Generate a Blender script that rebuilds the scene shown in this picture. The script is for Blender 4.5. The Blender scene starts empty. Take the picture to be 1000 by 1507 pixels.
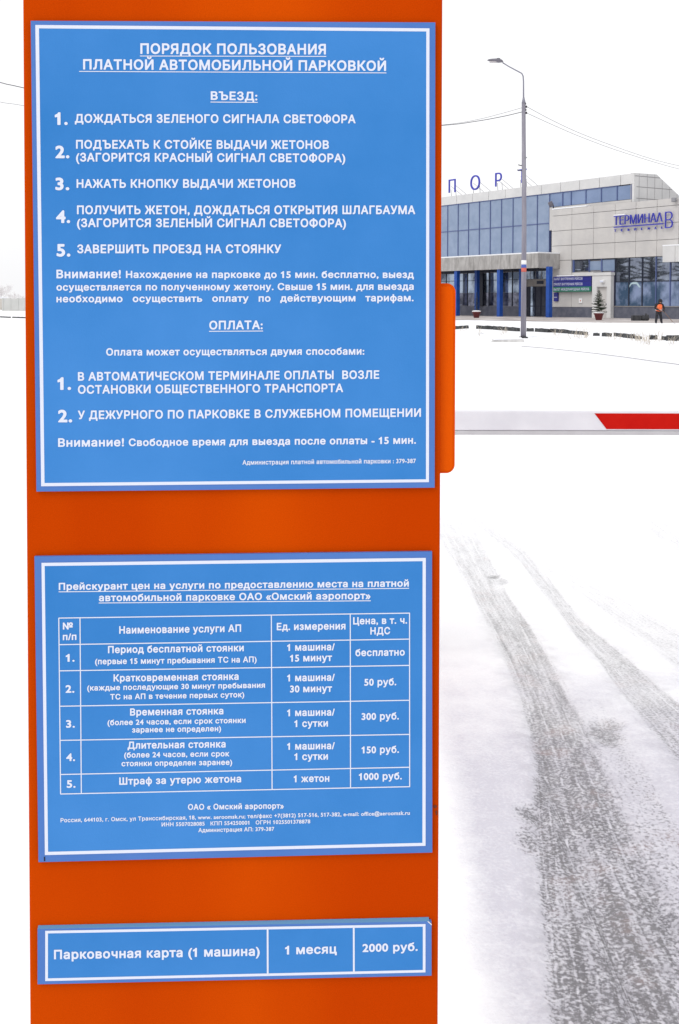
import bpy, bmesh, math, random
import numpy as np
from mathutils import Matrix, Vector
from mathutils.geometry import tessellate_polygon

random.seed(7); RNG = np.random.default_rng(7)
S = bpy.context.scene
COL = S.collection
R = math.radians

# ------------------------------------------------------------------ camera
F_PX, CX, CY = 1650.0, 500.0, 497.0          # focal length and principal point, in pixels of a 1000x1507 picture
EYE = Vector((0, 0, 1.5))
cd = bpy.data.cameras.new('camera'); cam = bpy.data.objects.new('camera', cd); COL.objects.link(cam)
cam.location = EYE; cam.rotation_euler = (R(90 - 1.8), R(-0.1), 0)
cd.sensor_width = 36; cd.lens = 36 * F_PX / 1507; cd.shift_y = -(753.5 - CY) / 1507
cd.clip_start = 0.05; cd.clip_end = 3000
S.camera = cam
CM = cam.rotation_euler.to_matrix()

# ------------------------------------------------------------------ sky, sun, exposure
SUN_EL, SUN_AZ = R(48), R(-135)
w = bpy.data.worlds.new('World'); S.world = w; w.use_nodes = True
nt = w.node_tree; bg = nt.nodes['Background']
sky = nt.nodes.new('ShaderNodeTexSky'); sky.sky_type = 'NISHITA'; sky.sun_disc = False
sky.sun_elevation = SUN_EL; sky.sun_rotation = SUN_AZ; sky.air_density = 1; sky.dust_density = 4; sky.ozone_density = 1
hs = nt.nodes.new('ShaderNodeHueSaturation'); hs.inputs['Saturation'].default_value = 0.10
mx = nt.nodes.new('ShaderNodeMixRGB'); mx.inputs[0].default_value = 0.72; mx.inputs[2].default_value = (9.2, 9.2, 9.35, 1)  # the cloud deck
nt.links.new(sky.outputs[0], hs.inputs['Color']); nt.links.new(hs.outputs[0], mx.inputs[1]); nt.links.new(mx.outputs[0], bg.inputs[0])
bg.inputs[1].default_value = 0.13
sd = bpy.data.lights.new('sun', 'SUN'); sd.energy = 0.5; sd.angle = R(25); sd.color = (1, .97, .93)
sun = bpy.data.objects.new('sun', sd); COL.objects.link(sun)
dv = Vector((math.sin(SUN_AZ) * math.cos(SUN_EL), math.cos(SUN_AZ) * math.cos(SUN_EL), math.sin(SUN_EL)))
sun.rotation_euler = dv.to_track_quat('Z', 'Y').to_euler()
vs = S.view_settings; vs.view_transform = 'Standard'; vs.look = 'None'; vs.gamma = 1; vs.use_curve_mapping = False
vs.exposure = 0.12

# ------------------------------------------------------------------ measuring: a pixel of the photograph as a line of sight
def ray(px, py):
    return (CM @ Vector(((px - CX) / F_PX, -(py - CY) / F_PX, -1))).normalized()
def gnd(px, py, z=0.0):
    d = ray(px, py); return EYE + d * ((z - EYE.z) / d.z)
def at_depth(px, py, Y):
    d = ray(px, py); return EYE + d * (Y / d.y)
class Frame:
    """a local frame: x along a facade, y into it, z up"""
    def __init__(s, loc, rz):
        s.loc = Vector(loc); s.rz = rz; s.M = Matrix.Rotation(rz, 3, 'Z'); s.Mi = s.M.transposed()
        s.o = s.Mi @ (EYE - s.loc)
    def xz(s, px, py, y=0.0):
        d = s.Mi @ ray(px, py); p = s.o + d * ((y - s.o.y) / d.y); return p.x, p.z
    def x(s, px, y=0.0, py=445): return s.xz(px, py, y)[0]
    def z(s, px, py, y=0.0): return s.xz(px, py, y)[1]
    def yz(s, px, py, x): 
        d = s.Mi @ ray(px, py); p = s.o + d * ((x - s.o.x) / d.x); return p.y, p.z

# ------------------------------------------------------------------ materials
def mat(name, col, rough=.6, spec=.3, metal=0.0, coat=0.0):
    m = bpy.data.materials.new(name); m.use_nodes = True; b = m.node_tree.nodes['Principled BSDF']
    b.inputs['Base Color'].default_value = (*col, 1); b.inputs['Roughness'].default_value = rough
    b.inputs['Specular IOR Level'].default_value = spec; b.inputs['Metallic'].default_value = metal
    b.inputs['Coat Weight'].default_value = coat
    return m
def N(m, t, **kw):
    n = m.node_tree.nodes.new(t)
    for k, v in kw.items():
        if hasattr(n, k): setattr(n, k, v)
        else: n.inputs[k.replace('_', ' ')].default_value = v
    return n
def L(m, a, b): m.node_tree.links.new(a, b)
def ramp(m, src, stops):
    r = N(m, 'ShaderNodeValToRGB'); e = r.color_ramp.elements
    while len(e) < len(stops): e.new(.5)
    for k, (p, c) in zip(e, stops): k.position = p; k.color = (*c, 1) if len(c) == 3 else c
    L(m, src, r.inputs[0]); return r.outputs[0]
def worn(name, c1, c2, scale=3, stretch=(1, 1, 1), rough=.6, spec=.3, bump=.0, detail=6, lo=.35, hi=.65, metal=0, bscale=None, coords='Object'):
    """two-tone mottled surface with fine relief"""
    m = mat(name, c1, rough, spec, metal); b = m.node_tree.nodes['Principled BSDF']
    tc = N(m, 'ShaderNodeTexCoord'); mp = N(m, 'ShaderNodeMapping'); mp.inputs['Scale'].default_value = stretch
    L(m, tc.outputs[coords], mp.inputs[0])
    n = N(m, 'ShaderNodeTexNoise', Scale=scale, Detail=detail, Roughness=.6); L(m, mp.outputs[0], n.inputs[0])
    L(m, ramp(m, n.outputs[0], [(lo, c1), (hi, c2)]), b.inputs['Base Color'])
    if bump:
        n2 = N(m, 'ShaderNodeTexNoise', Scale=bscale or scale * 6, Detail=4); L(m, mp.outputs[0], n2.inputs[0])
        bp = N(m, 'ShaderNodeBump', Strength=bump, Distance=.01); L(m, n2.outputs[0], bp.inputs['Height']); L(m, bp.outputs[0], b.inputs['Normal'])
    return m
M = {}
# orange powder coat: upright bands of uneven light painted in, with orange-peel relief
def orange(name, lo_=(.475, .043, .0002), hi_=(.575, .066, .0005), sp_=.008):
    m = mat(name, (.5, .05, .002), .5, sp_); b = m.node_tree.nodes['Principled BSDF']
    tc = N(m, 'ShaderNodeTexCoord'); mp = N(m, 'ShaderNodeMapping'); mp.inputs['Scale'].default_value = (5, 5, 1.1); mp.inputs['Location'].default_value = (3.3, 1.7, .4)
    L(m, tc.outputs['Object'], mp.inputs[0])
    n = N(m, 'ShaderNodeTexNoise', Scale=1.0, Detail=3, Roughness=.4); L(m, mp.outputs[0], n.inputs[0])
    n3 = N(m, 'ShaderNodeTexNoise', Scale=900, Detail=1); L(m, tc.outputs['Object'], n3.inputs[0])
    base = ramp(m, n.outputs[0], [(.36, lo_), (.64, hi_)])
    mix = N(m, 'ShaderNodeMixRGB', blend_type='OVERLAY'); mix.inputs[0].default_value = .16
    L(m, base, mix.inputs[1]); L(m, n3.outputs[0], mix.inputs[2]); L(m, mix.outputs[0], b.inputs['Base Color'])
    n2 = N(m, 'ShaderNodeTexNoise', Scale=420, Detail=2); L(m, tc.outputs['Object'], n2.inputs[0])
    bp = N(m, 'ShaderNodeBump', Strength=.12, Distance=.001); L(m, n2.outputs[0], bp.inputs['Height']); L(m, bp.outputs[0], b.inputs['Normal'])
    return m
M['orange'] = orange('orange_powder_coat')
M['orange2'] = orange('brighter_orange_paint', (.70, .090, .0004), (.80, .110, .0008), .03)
M['blue'] = worn('blue_vinyl', (.032, .185, .50), (.054, .226, .575), 3, rough=.45, spec=.08, bump=.03, bscale=500)
M['rim'] = worn('blue_vinyl_rim', (.068, .170, .47), (.085, .190, .50), 8, rough=.45, spec=.10)
M['print'] = mat('white_print', (.66, .695, .80), .5, .1)
M['mark'] = mat('black_mark', (.01, .01, .02), .6)
M['dirt'] = mat('brown_scuff', (.16, .03, .01), .8)
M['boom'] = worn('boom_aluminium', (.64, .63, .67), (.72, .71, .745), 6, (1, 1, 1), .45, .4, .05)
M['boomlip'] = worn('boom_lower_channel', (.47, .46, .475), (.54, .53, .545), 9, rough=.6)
M['red'] = worn('red_reflective_film', (.46, .006, .004), (.54, .011, .006), 9, rough=.4, spec=.04, bump=.03)
M['rubber'] = mat('black_rubber', (.02, .02, .022), .7)
M['fascia'] = worn('pale_cladding', (.57, .57, .57), (.65, .645, .64), .5, rough=.5, bump=.05)
M['clad'] = worn('cream_cladding', (.50, .485, .475), (.57, .55, .53), .6, rough=.5, bump=.05)
M['joint'] = mat('dark_joint', (.30, .29, .30), .8)
M['glass'] = worn('blue_curtain_glass', (.20, .265, .385), (.25, .315, .44), .9, rough=.10, spec=.5)
M['glass2'] = worn('blue_strip_glass', (.15, .215, .36), (.19, .26, .42), .7, rough=.08, spec=.6)
M['mirror'] = worn('dark_coated_glass', (.16, .18, .24), (.30, .34, .42), 1.2, (1, 1, .5), rough=.03, spec=.6, metal=.85)
M['entglass'] = worn('entrance_glass', (.06, .08, .12), (.42, .50, .62), .5, (1, 1, .7), rough=.04, spec=.6, metal=.7, lo=.42, hi=.6)
M['lowglass'] = worn('dim_reflection_glass', (.03, .035, .06), (.24, .25, .33), 1.1, (1, 1, 1), rough=.06, spec=.6, metal=.5, lo=.40, hi=.68)  # lower entrance panes: the dimmer reflection is painted in as darker colour
M['reflpane'] = worn('blue_pane_reflections', (.045, .085, .15), (.24, .30, .46), .55, (1, 1, .8), rough=.15, spec=.6, detail=5, lo=.42, hi=.60)  # pale mottling on blue panes, painted to imitate reflections
M['frame'] = mat('navy_frame', (.08, .11, .25), .4, .4)
M['dframe'] = mat('dark_frame', (.02, .025, .045), .5, .3)
M['column'] = worn('blue_column_paint', (.012, .06, .30), (.02, .09, .40), 1.5, rough=.4, spec=.3)
M['canopy'] = worn('stained_concrete', (.30, .29, .28), (.46, .445, .435), 1.6, (1.6, 1.6, .55), .8, .1, .1)
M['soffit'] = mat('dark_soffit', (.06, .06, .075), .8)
M['plinth'] = worn('grey_stone_plinth', (.085, .092, .125), (.135, .14, .175), 1.6, rough=.6)
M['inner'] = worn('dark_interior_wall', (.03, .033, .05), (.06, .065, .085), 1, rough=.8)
M['transom'] = worn('beige_transom', (.24, .22, .21), (.30, .28, .26), 2, rough=.6)
M['snowcap'] = worn('snow_cap', (.80, .81, .84), (.87, .88, .90), 4, rough=.7, spec=.1, bump=.2)
M['letter'] = mat('violet_blue_letter', (.055, .06, .42), .45, .2)
M['steel'] = mat('grey_steel', (.28, .28, .30), .5, .4, .3)
M['signblue'] = mat('deep_blue_sign', (.025, .028, .22), .45)
M['signgreen'] = mat('green_sign', (.015, .16, .10), .45)
M['dimprint'] = mat('grey_white_print', (.50, .52, .66), .6)
M['white'] = mat('white_paint', (.78, .78, .78), .5)
M['poster'] = mat('white_poster', (.45, .52, .62), .5)
M['pole'] = worn('lamp_pole_concrete', (.20, .19, .235), (.29, .28, .32), 1.2, (6, 6, .6), .8, .1, .15)
M['arm'] = mat('galvanised_arm', (.22, .22, .27), .5, .4, .2)
M['lamphead'] = worn('grey_lamp_housing', (.10, .095, .12), (.20, .19, .22), 3, rough=.5)
M['ins'] = mat('insulator', (.05, .045, .05), .4)
M['wire'] = mat('wire', (.12, .12, .13), .6)
M['flagred'] = mat('faded_red_band', (.55, .13, .10), .6)
M['flagblue'] = mat('blue_band', (.07, .12, .40), .6)
M['kerb'] = worn('wet_dark_kerb', (.022, .024, .026), (.065, .068, .07), 4, rough=.7, bump=.1)
M['pot'] = worn('maroon_pot', (.10, .02, .025), (.15, .035, .035), 3, rough=.5)
M['needle'] = worn('fir_needles', (.035, .055, .04), (.10, .12, .09), 9, rough=.8, spec=.1)
M['bark'] = worn('bark', (.06, .045, .035), (.12, .09, .07), 20, rough=.9)
M['hazed'] = worn('hazed_twigs', (.66, .64, .64), (.80, .78, .78), 4, rough=.9)  # distant haze put into the pale twig colour
M['fence'] = worn('pale_concrete_fence', (.50, .51, .49), (.56, .56, .545), .5, rough=.8)
M['shed'] = mat('beige_wall', (.60, .56, .50), .8)
M['vest'] = worn('orange_vest', (.80, .13, .04), (.90, .22, .08), 8, rough=.8)
M['cloth'] = worn('black_workwear', (.015, .015, .02), (.035, .035, .042), 8, rough=.9)
M['skin'] = mat('skin', (.45, .25, .18), .6)
M['wood'] = mat('wooden_handle', (.22, .13, .08), .7)
M['bag'] = worn('black_bags', (.015, .016, .02), (.05, .05, .055), 5, rough=.5)
M['straw'] = worn('dry_stalks', (.42, .36, .28), (.6, .55, .48), 9, rough=.9)
M['reflect'] = mat('reflective_tape', (.7, .72, .7), .4)

# ------------------------------------------------------------------ mesh helpers
def link(name, me, parent=None, loc=None):
    o = bpy.data.objects.new(name, me); COL.objects.link(o)
    if parent: o.parent = parent
    if loc: o.location = loc
    return o
def mesh(name, vs_, fs, m, smooth=False):
    me = bpy.data.meshes.new(name); me.from_pydata([tuple(v) for v in vs_], [], fs)
    for mm in (m if isinstance(m, (list, tuple)) else [m]): me.materials.append(mm)
    if smooth: me.polygons.foreach_set('use_smooth', [True] * len(me.polygons))
    me.update(); return me
def fix(me):
    b = bmesh.new(); b.from_mesh(me); bmesh.ops.recalc_face_normals(b, faces=b.faces); b.to_mesh(me); b.free(); return me
BOXF = [(0, 3, 2, 1), (4, 5, 6, 7), (0, 1, 5, 4), (1, 2, 6, 5), (2, 3, 7, 6), (3, 0, 4, 7)]
def boxv(x0, x1, y0, y1, z0, z1):
    return [(x0, y0, z0), (x1, y0, z0), (x1, y1, z0), (x0, y1, z0), (x0, y0, z1), (x1, y0, z1), (x1, y1, z1), (x0, y1, z1)]
def box(name, x0, x1, y0, y1, z0, z1, m, parent=None, bev=0, seg=2):
    me = mesh(name, boxv(min(x0, x1), max(x0, x1), min(y0, y1), max(y0, y1), min(z0, z1), max(z0, z1)), BOXF, m)
    if bev: bevel(me, bev, seg)
    return link(name, me, parent)
def bevel(me, w_, seg=2):
    b = bmesh.new(); b.from_mesh(me)
    bmesh.ops.bevel(b, geom=b.edges[:], offset=w_, segments=seg, affect='EDGES', profile=.5)
    b.to_mesh(me); b.free()
def prism(name, poly, y0, y1, m, parent=None):
    """poly in (x,z), extruded from y0 to y1"""
    n = len(poly); v = [(a, y0, b) for a, b in poly] + [(a, y1, b) for a, b in poly]
    f = [tuple(range(n)), tuple(range(2 * n - 1, n - 1, -1))] + [(i, i + n, (i + 1) % n + n, (i + 1) % n) for i in range(n)]
    return link(name, fix(mesh(name, v, f, m)), parent)
def join_boxes(name, boxes, m, parent=None):
    v, f = [], []
    for b in boxes:
        k = len(v); v += boxv(*b); f += [tuple(i + k for i in q) for q in BOXF]
    return link(name, mesh(name, v, f, m), parent)
def tube_data(pts, rad, n=8, v=None, f=None):
    v = [] if v is None else v; f = [] if f is None else f
    pts = [Vector(p) for p in pts]; k0 = len(v)
    for i, p in enumerate(pts):
        t = (pts[min(i + 1, len(pts) - 1)] - pts[max(i - 1, 0)]).normalized()
        a = t.cross(Vector((0, 0, 1)) if abs(t.z) < .95 else Vector((1, 0, 0))).normalized(); b = t.cross(a)
        r = rad[i] if hasattr(rad, '__len__') else rad
        for j in range(n):
            q = 2 * math.pi * j / n; v.append(p + (a * math.cos(q) + b * math.sin(q)) * r)
    for i in range(len(pts) - 1):
        for j in range(n):
            A = k0 + i * n + j; B = k0 + i * n + (j + 1) % n; f.append((A, B, B + n, A + n))
    f.append(tuple(k0 + j for j in range(n))[::-1]); e = k0 + (len(pts) - 1) * n; f.append(tuple(e + j for j in range(n)))
    return v, f
def tube(name, pts, rad, m, parent=None, n=8, smooth=True):
    v, f = tube_data(pts, rad, n); return link(name, mesh(name, v, f, m, smooth), parent)
def lathe(name, prof, m, parent=None, n=24, smooth=True):
    v, f = [], []
    for r, z in prof:
        for j in range(n): q = 2 * math.pi * j / n; v.append((r * math.cos(q), r * math.sin(q), z))
    for i in range(len(prof) - 1):
        for j in range(n): f.append((i * n + j, i * n + (j + 1) % n, (i + 1) * n + (j + 1) % n, (i + 1) * n + j))
    f.append(tuple(range(n))[::-1]); f.append(tuple((len(prof) - 1) * n + j for j in range(n)))
    return link(name, mesh(name, v, f, m, smooth), parent)
def empty(name, loc=(0, 0, 0), rz=0.0):
    o = bpy.data.objects.new(name, None); COL.objects.link(o); o.location = loc; o.rotation_euler = (0, 0, rz); o.empty_display_size = .2; return o
def tag(o, label=None, cat=None, group=None, kind=None):
    for k, v in (('label', label), ('category', cat), ('group', group), ('kind', kind)):
        if v: o[k] = v
    return o

# ------------------------------------------------------------------ lettering: glyph outlines made bold through a distance field
GL = {}
def glyph(ch, off):
    key = (ch, off)
    if key in GL: return GL[key]
    def splines(body):
        c = bpy.data.curves.new('t', 'FONT'); c.body = body; c.size = 1; c.resolution_u = 6
        o = bpy.data.objects.new('t', c); COL.objects.link(o)
        dg = bpy.context.evaluated_depsgraph_get(); cu = o.evaluated_get(dg).to_curve(dg)
        out = []
        for s in cu.splines:
            P = []
            if s.type == 'BEZIER':
                bp = s.bezier_points; n = len(bp)
                for i in range(n):
                    a, b = bp[i], bp[(i + 1) % n]
                    straight = (a.handle_right - a.co).length < 1e-5 and (b.handle_left - b.co).length < 1e-5
                    for k in range(1 if straight else 6):
                        t = k / 6; u = 1 - t
                        q = a.co * u ** 3 + a.handle_right * (3 * u * u * t) + b.handle_left * (3 * u * t * t) + b.co * t ** 3
                        P.append((q.x, q.y))
            else: P = [(p.co.x, p.co.y) for p in s.points]
            out.append(np.array(P))
        o.evaluated_get(dg).to_curve_clear(); bpy.data.objects.remove(o); bpy.data.curves.remove(c)
        return out
    if 'I0' not in GL: GL['I0'] = min(s[:, 0].min() for s in splines('I'))
    sp = splines(ch) if ch.strip() else []
    if ch == '1': sp = [np.array([(.315, .69), (.25, .69), (.20, .625), (.135, .575), (.06, .545), (.06, .455), (.14, .48), (.205, .52), (.205, 0), (.315, 0)])[::-1]]
    nI = len(splines('I')); both = splines(ch + 'I')
    adv = min(s[:, 0].min() for s in both[-nI:]) - GL['I0'] + 1.4 * off
    if not sp:
        GL[key] = (adv, [], []); return GL[key]
    allp = np.concatenate(sp); h = .0125; pad = off + 3 * h
    x0, y0 = allp.min(0) - pad; x1, y1 = allp.max(0) + pad
    gx = np.arange(x0, x1 + h, h); gy = np.arange(y0, y1 + h, h); X, Y = np.meshgrid(gx, gy)
    D = np.full(X.shape, 1e9); W = np.zeros(X.shape, int)
    for s in sp:
        for i in range(len(s)):
            ax, ay = s[i]; bx, by = s[(i + 1) % len(s)]; dx, dy = bx - ax, by - ay; l2 = dx * dx + dy * dy
            if l2 < 1e-12: continue
            t = np.clip(((X - ax) * dx + (Y - ay) * dy) / l2, 0, 1)
            D = np.minimum(D, (X - ax - t * dx) ** 2 + (Y - ay - t * dy) ** 2)
            if ay <= by: W += ((Y >= ay) & (Y < by) & (dx * (Y - ay) - dy * (X - ax) > 0)).astype(int)
            else: W -= ((Y < ay) & (Y >= by) & (dx * (Y - ay) - dy * (X - ax) < 0)).astype(int)
    D = np.sqrt(D); D = np.where(W != 0, -D, D) - off; D[np.abs(D) < 1e-6] = 1e-6
    ny, nx = D.shape; seg = {}
    def ip(a, b):     # a, b = grid vertices; key is the edge
        da, db = D[a], D[b]; t = da / (da - db); return (gx[a[1]] + (gx[b[1]] - gx[a[1]]) * t, gy[a[0]] + (gy[b[0]] - gy[a[0]]) * t)
    pos = {}
    cells = np.argwhere((D[:-1, :-1] < 0).astype(int) + (D[1:, :-1] < 0) + (D[:-1, 1:] < 0) + (D[1:, 1:] < 0) - 0)
    s4 = (D[:-1, :-1] < 0).astype(int) + (D[1:, :-1] < 0) + (D[:-1, 1:] < 0) + (D[1:, 1:] < 0)
    for i, j in np.argwhere((s4 > 0) & (s4 < 4)):
        c = [(i, j), (i, j + 1), (i + 1, j + 1), (i + 1, j)]; ins = [D[k] < 0 for k in c]
        starts, ends = [], []
        for k in range(4):
            a, b = c[k], c[(k + 1) % 4]
            if ins[k] != ins[(k + 1) % 4]:
                e = (a, b) if a < b else (b, a)
                if e not in pos: pos[e] = ip(*e)
                (starts if ins[k] else ends).append((k, e))
        # inside lies to the left: leave by the edge where ins->out, arrive from out->in
        if len(starts) == 1: seg[starts[0][1]] = ends[0][1]
        else:
            for k, e in starts:
                ke = [q for q in ends if q[0] == (k - 1) % 4][0]; seg[e] = ke[1]
    loops = []
    while seg:
        k, n_ = seg.popitem(); lp = [k]; g = 0
        while n_ != k and n_ in seg: lp.append(n_); n_ = seg.pop(n_)
        P = [pos[e] for e in lp]
        if len(P) < 6: continue
        def rdp(Q):
            if len(Q) < 3: return Q
            a, b = np.array(Q[0]), np.array(Q[-1]); q = np.array(Q); d = b - a; l = np.hypot(*d)
            dist = np.abs(d[0] * (q[:, 1] - a[1]) - d[1] * (q[:, 0] - a[0])) / l if l > 1e-9 else np.hypot(*(q - a).T)
            m = int(dist.argmax())
            return [Q[0], Q[-1]] if dist[m] < .0032 else rdp(Q[:m + 1])[:-1] + rdp(Q[m:])
        hlf = len(P) // 2; P = rdp(P[:hlf + 1])[:-1] + rdp(P[hlf:] + [P[0]])[:-1]
        if len(P) >= 3: loops.append(P)
    area = lambda l: .5 * sum(l[i - 1][0] * l[i][1] - l[i][0] * l[i - 1][1] for i in range(len(l)))
    def within(p, l):
        c = False
        for i in range(len(l)):
            (x1_, y1_), (x2_, y2_) = l[i - 1], l[i]
            if (y1_ > p[1]) != (y2_ > p[1]) and p[0] < (x2_ - x1_) * (p[1] - y1_) / (y2_ - y1_) + x1_: c = not c
        return c
    outer = [l for l in loops if area(l) > 0]; holes = [l for l in loops if area(l) <= 0]
    verts, tri = [], []
    for ol in outer:
        grp = [ol] + [h_ for h_ in holes if within(h_[0], ol)]; k = len(verts)
        tri += [tuple(i + k for i in t_) for t_ in tessellate_polygon([[Vector((a, b, 0)) for a, b in l] for l in grp])]
        verts += [p for l in grp for p in l]
    GL[key] = (adv, verts, [tuple(t) for t in tri]); GL[key + ('loops',)] = loops
    return GL[key]
def line_glyphs(text, off, justify=None):
    """vertices in em with the line running 0..width, capital height 1"""
    cap = .7273 + 2 * off
    v, f, x = [], [], 0; base = []
    chs = [(c, glyph(c, off)) for c in text]
    nat = sum(g[0] for _, g in chs)
    extra = 0
    if justify: extra = max(0, (justify * cap - nat)) / max(1, text.count(' '))
    for c, (adv, gv, gf) in chs:
        k = len(v); v += [(x + a, b + off) for a, b in gv]; f += [tuple(i + k for i in t) for t in gf]
        x += adv + (extra if c == ' ' else 0)
    xs = [p[0] for p in v]; a, b = min(xs), max(xs)
    return [((p[0] - a) / (b - a), p[1] / cap) for p in v], f, (b - a) / cap
def text_mesh(name, text, A, B, up, nrm, m, parent, off=.033, justify=False, depth=0):
    """text from A to B (left and right end of the base line), up = vector of one capital height"""
    A, B, up, nrm = Vector(A), Vector(B), Vector(up), Vector(nrm)
    j = (B - A).length / up.length / 1.13 if justify else None
    p, f, _ = line_glyphs(text, off, j)
    vv = [A + (B - A) * s + up * h for s, h in p]
    ff = list(f)
    if depth:
        n = len(vv); vv = vv + [q + nrm * depth for q in vv]; cnt = {}
        for t in f:
            for a, b in ((t[0], t[1]), (t[1], t[2]), (t[2], t[0])): cnt[(a, b)] = 1
        ff = [tuple(i + n for i in t) for t in f] + [t[::-1] for t in f]
        ff += [(a, b, b + n, a + n) for (a, b) in cnt if (b, a) not in cnt]
    me = mesh(name, vv, ff, m); fix(me) if depth else None
    # face the reader
    if not depth and len(me.polygons) and me.polygons[0].normal.dot(nrm) < 0: me.flip_normals()
    return link(name, me, parent)

# ================================================================== GROUND
def track_pts(ctrl):
    """(px_left, px_right, py) rows -> ground centre line, half width"""
    out = []
    for a, b, y in ctrl:
        p, q = gnd(a, y), gnd(b, y); c = (p + q) / 2; out.append([c.x, c.y, (q - p).length / 2])
    return np.array(out)
TR = [
    # (control rows, strength)
    ([(628, 690, 760), (652, 712, 800), (680, 735, 845), (699, 752, 880), (720, 781, 920), (744, 809, 970), (766, 836, 1024), (779, 866, 1078), (795, 890, 1140), (820, 926, 1220), (850, 972, 1310), (890, 1032, 1410), (945, 1110, 1540)], 1.0),
    ([(786, 812, 1075), (787, 842, 1152), (790, 872, 1249), (798, 902, 1332), (808, 938, 1440), (816, 962, 1540)], 1.0),
    ([(655, 672, 735), (700, 716, 772), (752, 775, 812), (800, 826, 872), (838, 868, 922), (876, 921, 966), (911, 978, 1017), (960, 1050, 1074), (1020, 1140, 1150)], .72),
    ([(700, 730, 772), (790, 835, 833), (850, 900, 872), (905, 975, 916), (970, 1060, 960), (1050, 1160, 1030)], .5),
    ([(885, 893, 722), (925, 948, 750), (965, 1010, 786), (1040, 1110, 840)], .55),
    ([(838, 905, 1030), (866, 935, 1100), (885, 965, 1160), (905, 1000, 1220), (925, 1060, 1300), (945, 1120, 1400), (960, 1180, 1540)], .85),
    ([(930, 955, 1230), (950, 1000, 1300), (985, 1080, 1400), (1020, 1160, 1540)], .7),
    ([(665, 673, 770), (705, 715, 820), (728, 742, 870), (760, 775, 930), (792, 812, 1000)], .45),
    ([(700, 716, 1290), (700, 760, 1400), (695, 790, 1540)], .14),
]
def build_ground():
    def axis(lo, hi, dlo, dhi, step):
        a = list(np.arange(dlo, dhi + 1e-9, step)); s = step; x = dhi
        while x < hi: s *= 1.25; x += s; a.append(min(x, hi))
        s = step; x = dlo; pre = []
        while x > lo: s *= 1.25; x -= s; pre.append(max(x, lo))
        return np.array(pre[::-1] + a)
    xs = axis(-900, 900, .1, 3.3, .02); ys = axis(-60, 1500, 2.1, 10, .02)
    X, Y = np.meshgrid(xs, ys); nx, ny = len(xs), len(ys)
    Z = np.zeros_like(X)
    UU = np.zeros_like(X); VV = np.full_like(X, 3.0); CC = np.zeros_like(X); HH = np.zeros_like(X); SC = np.zeros_like(X)
    for k_, (ctrl, st) in enumerate(TR):
        P = track_pts(ctrl); seg = np.hypot(*np.diff(P[:, :2], axis=0).T); cu = np.concatenate([[0], np.cumsum(seg)])
        best = np.full(X.shape, 1e9); U = np.zeros_like(X); V = np.full(X.shape, 3.0); E = np.zeros_like(X)
        for i in range(len(P) - 1):
            a, b = P[i], P[i + 1]; d = b[:2] - a[:2]; l = np.hypot(*d)
            traw = ((X - a[0]) * d[0] + (Y - a[1]) * d[1]) / l / l
            t = np.clip(traw, 0, 1); dx = X - a[0] - t * d[0]; dy = Y - a[1] - t * d[1]; q = np.hypot(dx, dy)
            sgn = np.sign(d[0] * dy - d[1] * dx); hw = a[2] + (b[2] - a[2]) * t
            mk = q < best; best = np.where(mk, q, best); U = np.where(mk, cu[i] + t * l, U); V = np.where(mk, np.clip(sgn * q / hw, -3, 3), V)
        quick = k_ in (1, 6)
        fade = np.clip(U / (.35 if quick else 4), 0, 1) ** .8 * .8 + .2 * (U > 0)
        if quick: fade = np.clip(U / .5, 0, 1)
        sm = lambda x, lo, hi: (lambda t: t * t * (3 - 2 * t))(np.clip((x - lo) / (hi - lo), 0, 1))
        C = st * fade * sm(np.abs(V), 1.16, .84); mk = C > CC
        UU = np.where(mk | (CC < .01) & (np.abs(V) < np.abs(VV)), U + k_ * 3.7, UU); VV = np.where(mk | (CC < .01) & (np.abs(V) < np.abs(VV)), V, VV); CC = np.maximum(CC, C)
        HH = np.maximum(HH, st * fade * sm(np.abs(V), 1.9, .8))
        Z -= .008 * C
    # footprints and scuffs pressed into the snow
    for fx, fy, rx, ry, s_ in ((890, 1080, 25, 20, .9), (898, 1066, 20, 9, .9), (868, 1076, 12, 5, .7), (726, 845, 12, 3.2, 1.0), (738, 853, 12, 6, .55), (780, 1195, 22, 15, .8), (782, 1235, 22, 22, .7), (800, 1215, 16, 30, .5), (788, 972, 18, 8, .5), (812, 582, 40, 4, .22), (775, 575, 30, 3, .15)):
        p = gnd(fx, fy); q = np.hypot((X - p.x) * F_PX / p.y / rx, (Y - p.y) / (ry * p.y * p.y / (F_PX * 1.5)))
        SC = np.maximum(SC, s_ * np.clip((1.35 - q) / .9, 0, 1)); Z -= .010 * s_ * np.clip((1.2 - q) / .4, 0, 1)
    # gentle snow relief; soft berms further out
    Z += .006 * np.sin(X * 2.1 + .7 * np.sin(Y * 1.3)) * np.sin(Y * 1.7 + X) * (Y < 20)
    bm = lambda c, w_, h_: h_ * np.exp(-((Y - c) / w_) ** 2) * (.7 + .3 * np.sin(X * .23 + 1) * np.sin(X * .61))
    Z += bm(72, 4, .10) * (X > 2) + bm(150, 8, .5) * (X < -8)
    v = np.stack([X, Y, Z], -1).reshape(-1, 3)
    idx = np.arange(nx * ny).reshape(ny, nx)
    f = np.stack([idx[:-1, :-1], idx[:-1, 1:], idx[1:, 1:], idx[1:, :-1]], -1).reshape(-1, 4)
    me = bpy.data.meshes.new('snowy_ground'); me.from_pydata(v.tolist(), [], f.tolist())
    me.polygons.foreach_set('use_smooth', [True] * len(me.polygons))
    for nm, arr in (('track', (UU, VV, CC)), ('scuff', (SC, HH, SC))):
        a = me.attributes.new(nm, 'FLOAT_VECTOR', 'POINT'); a.data.foreach_set('vector', np.stack(arr, -1).reshape(-1).astype(np.float32))
    o = link('snowy_ground', me); tag(o, kind='structure')
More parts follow.
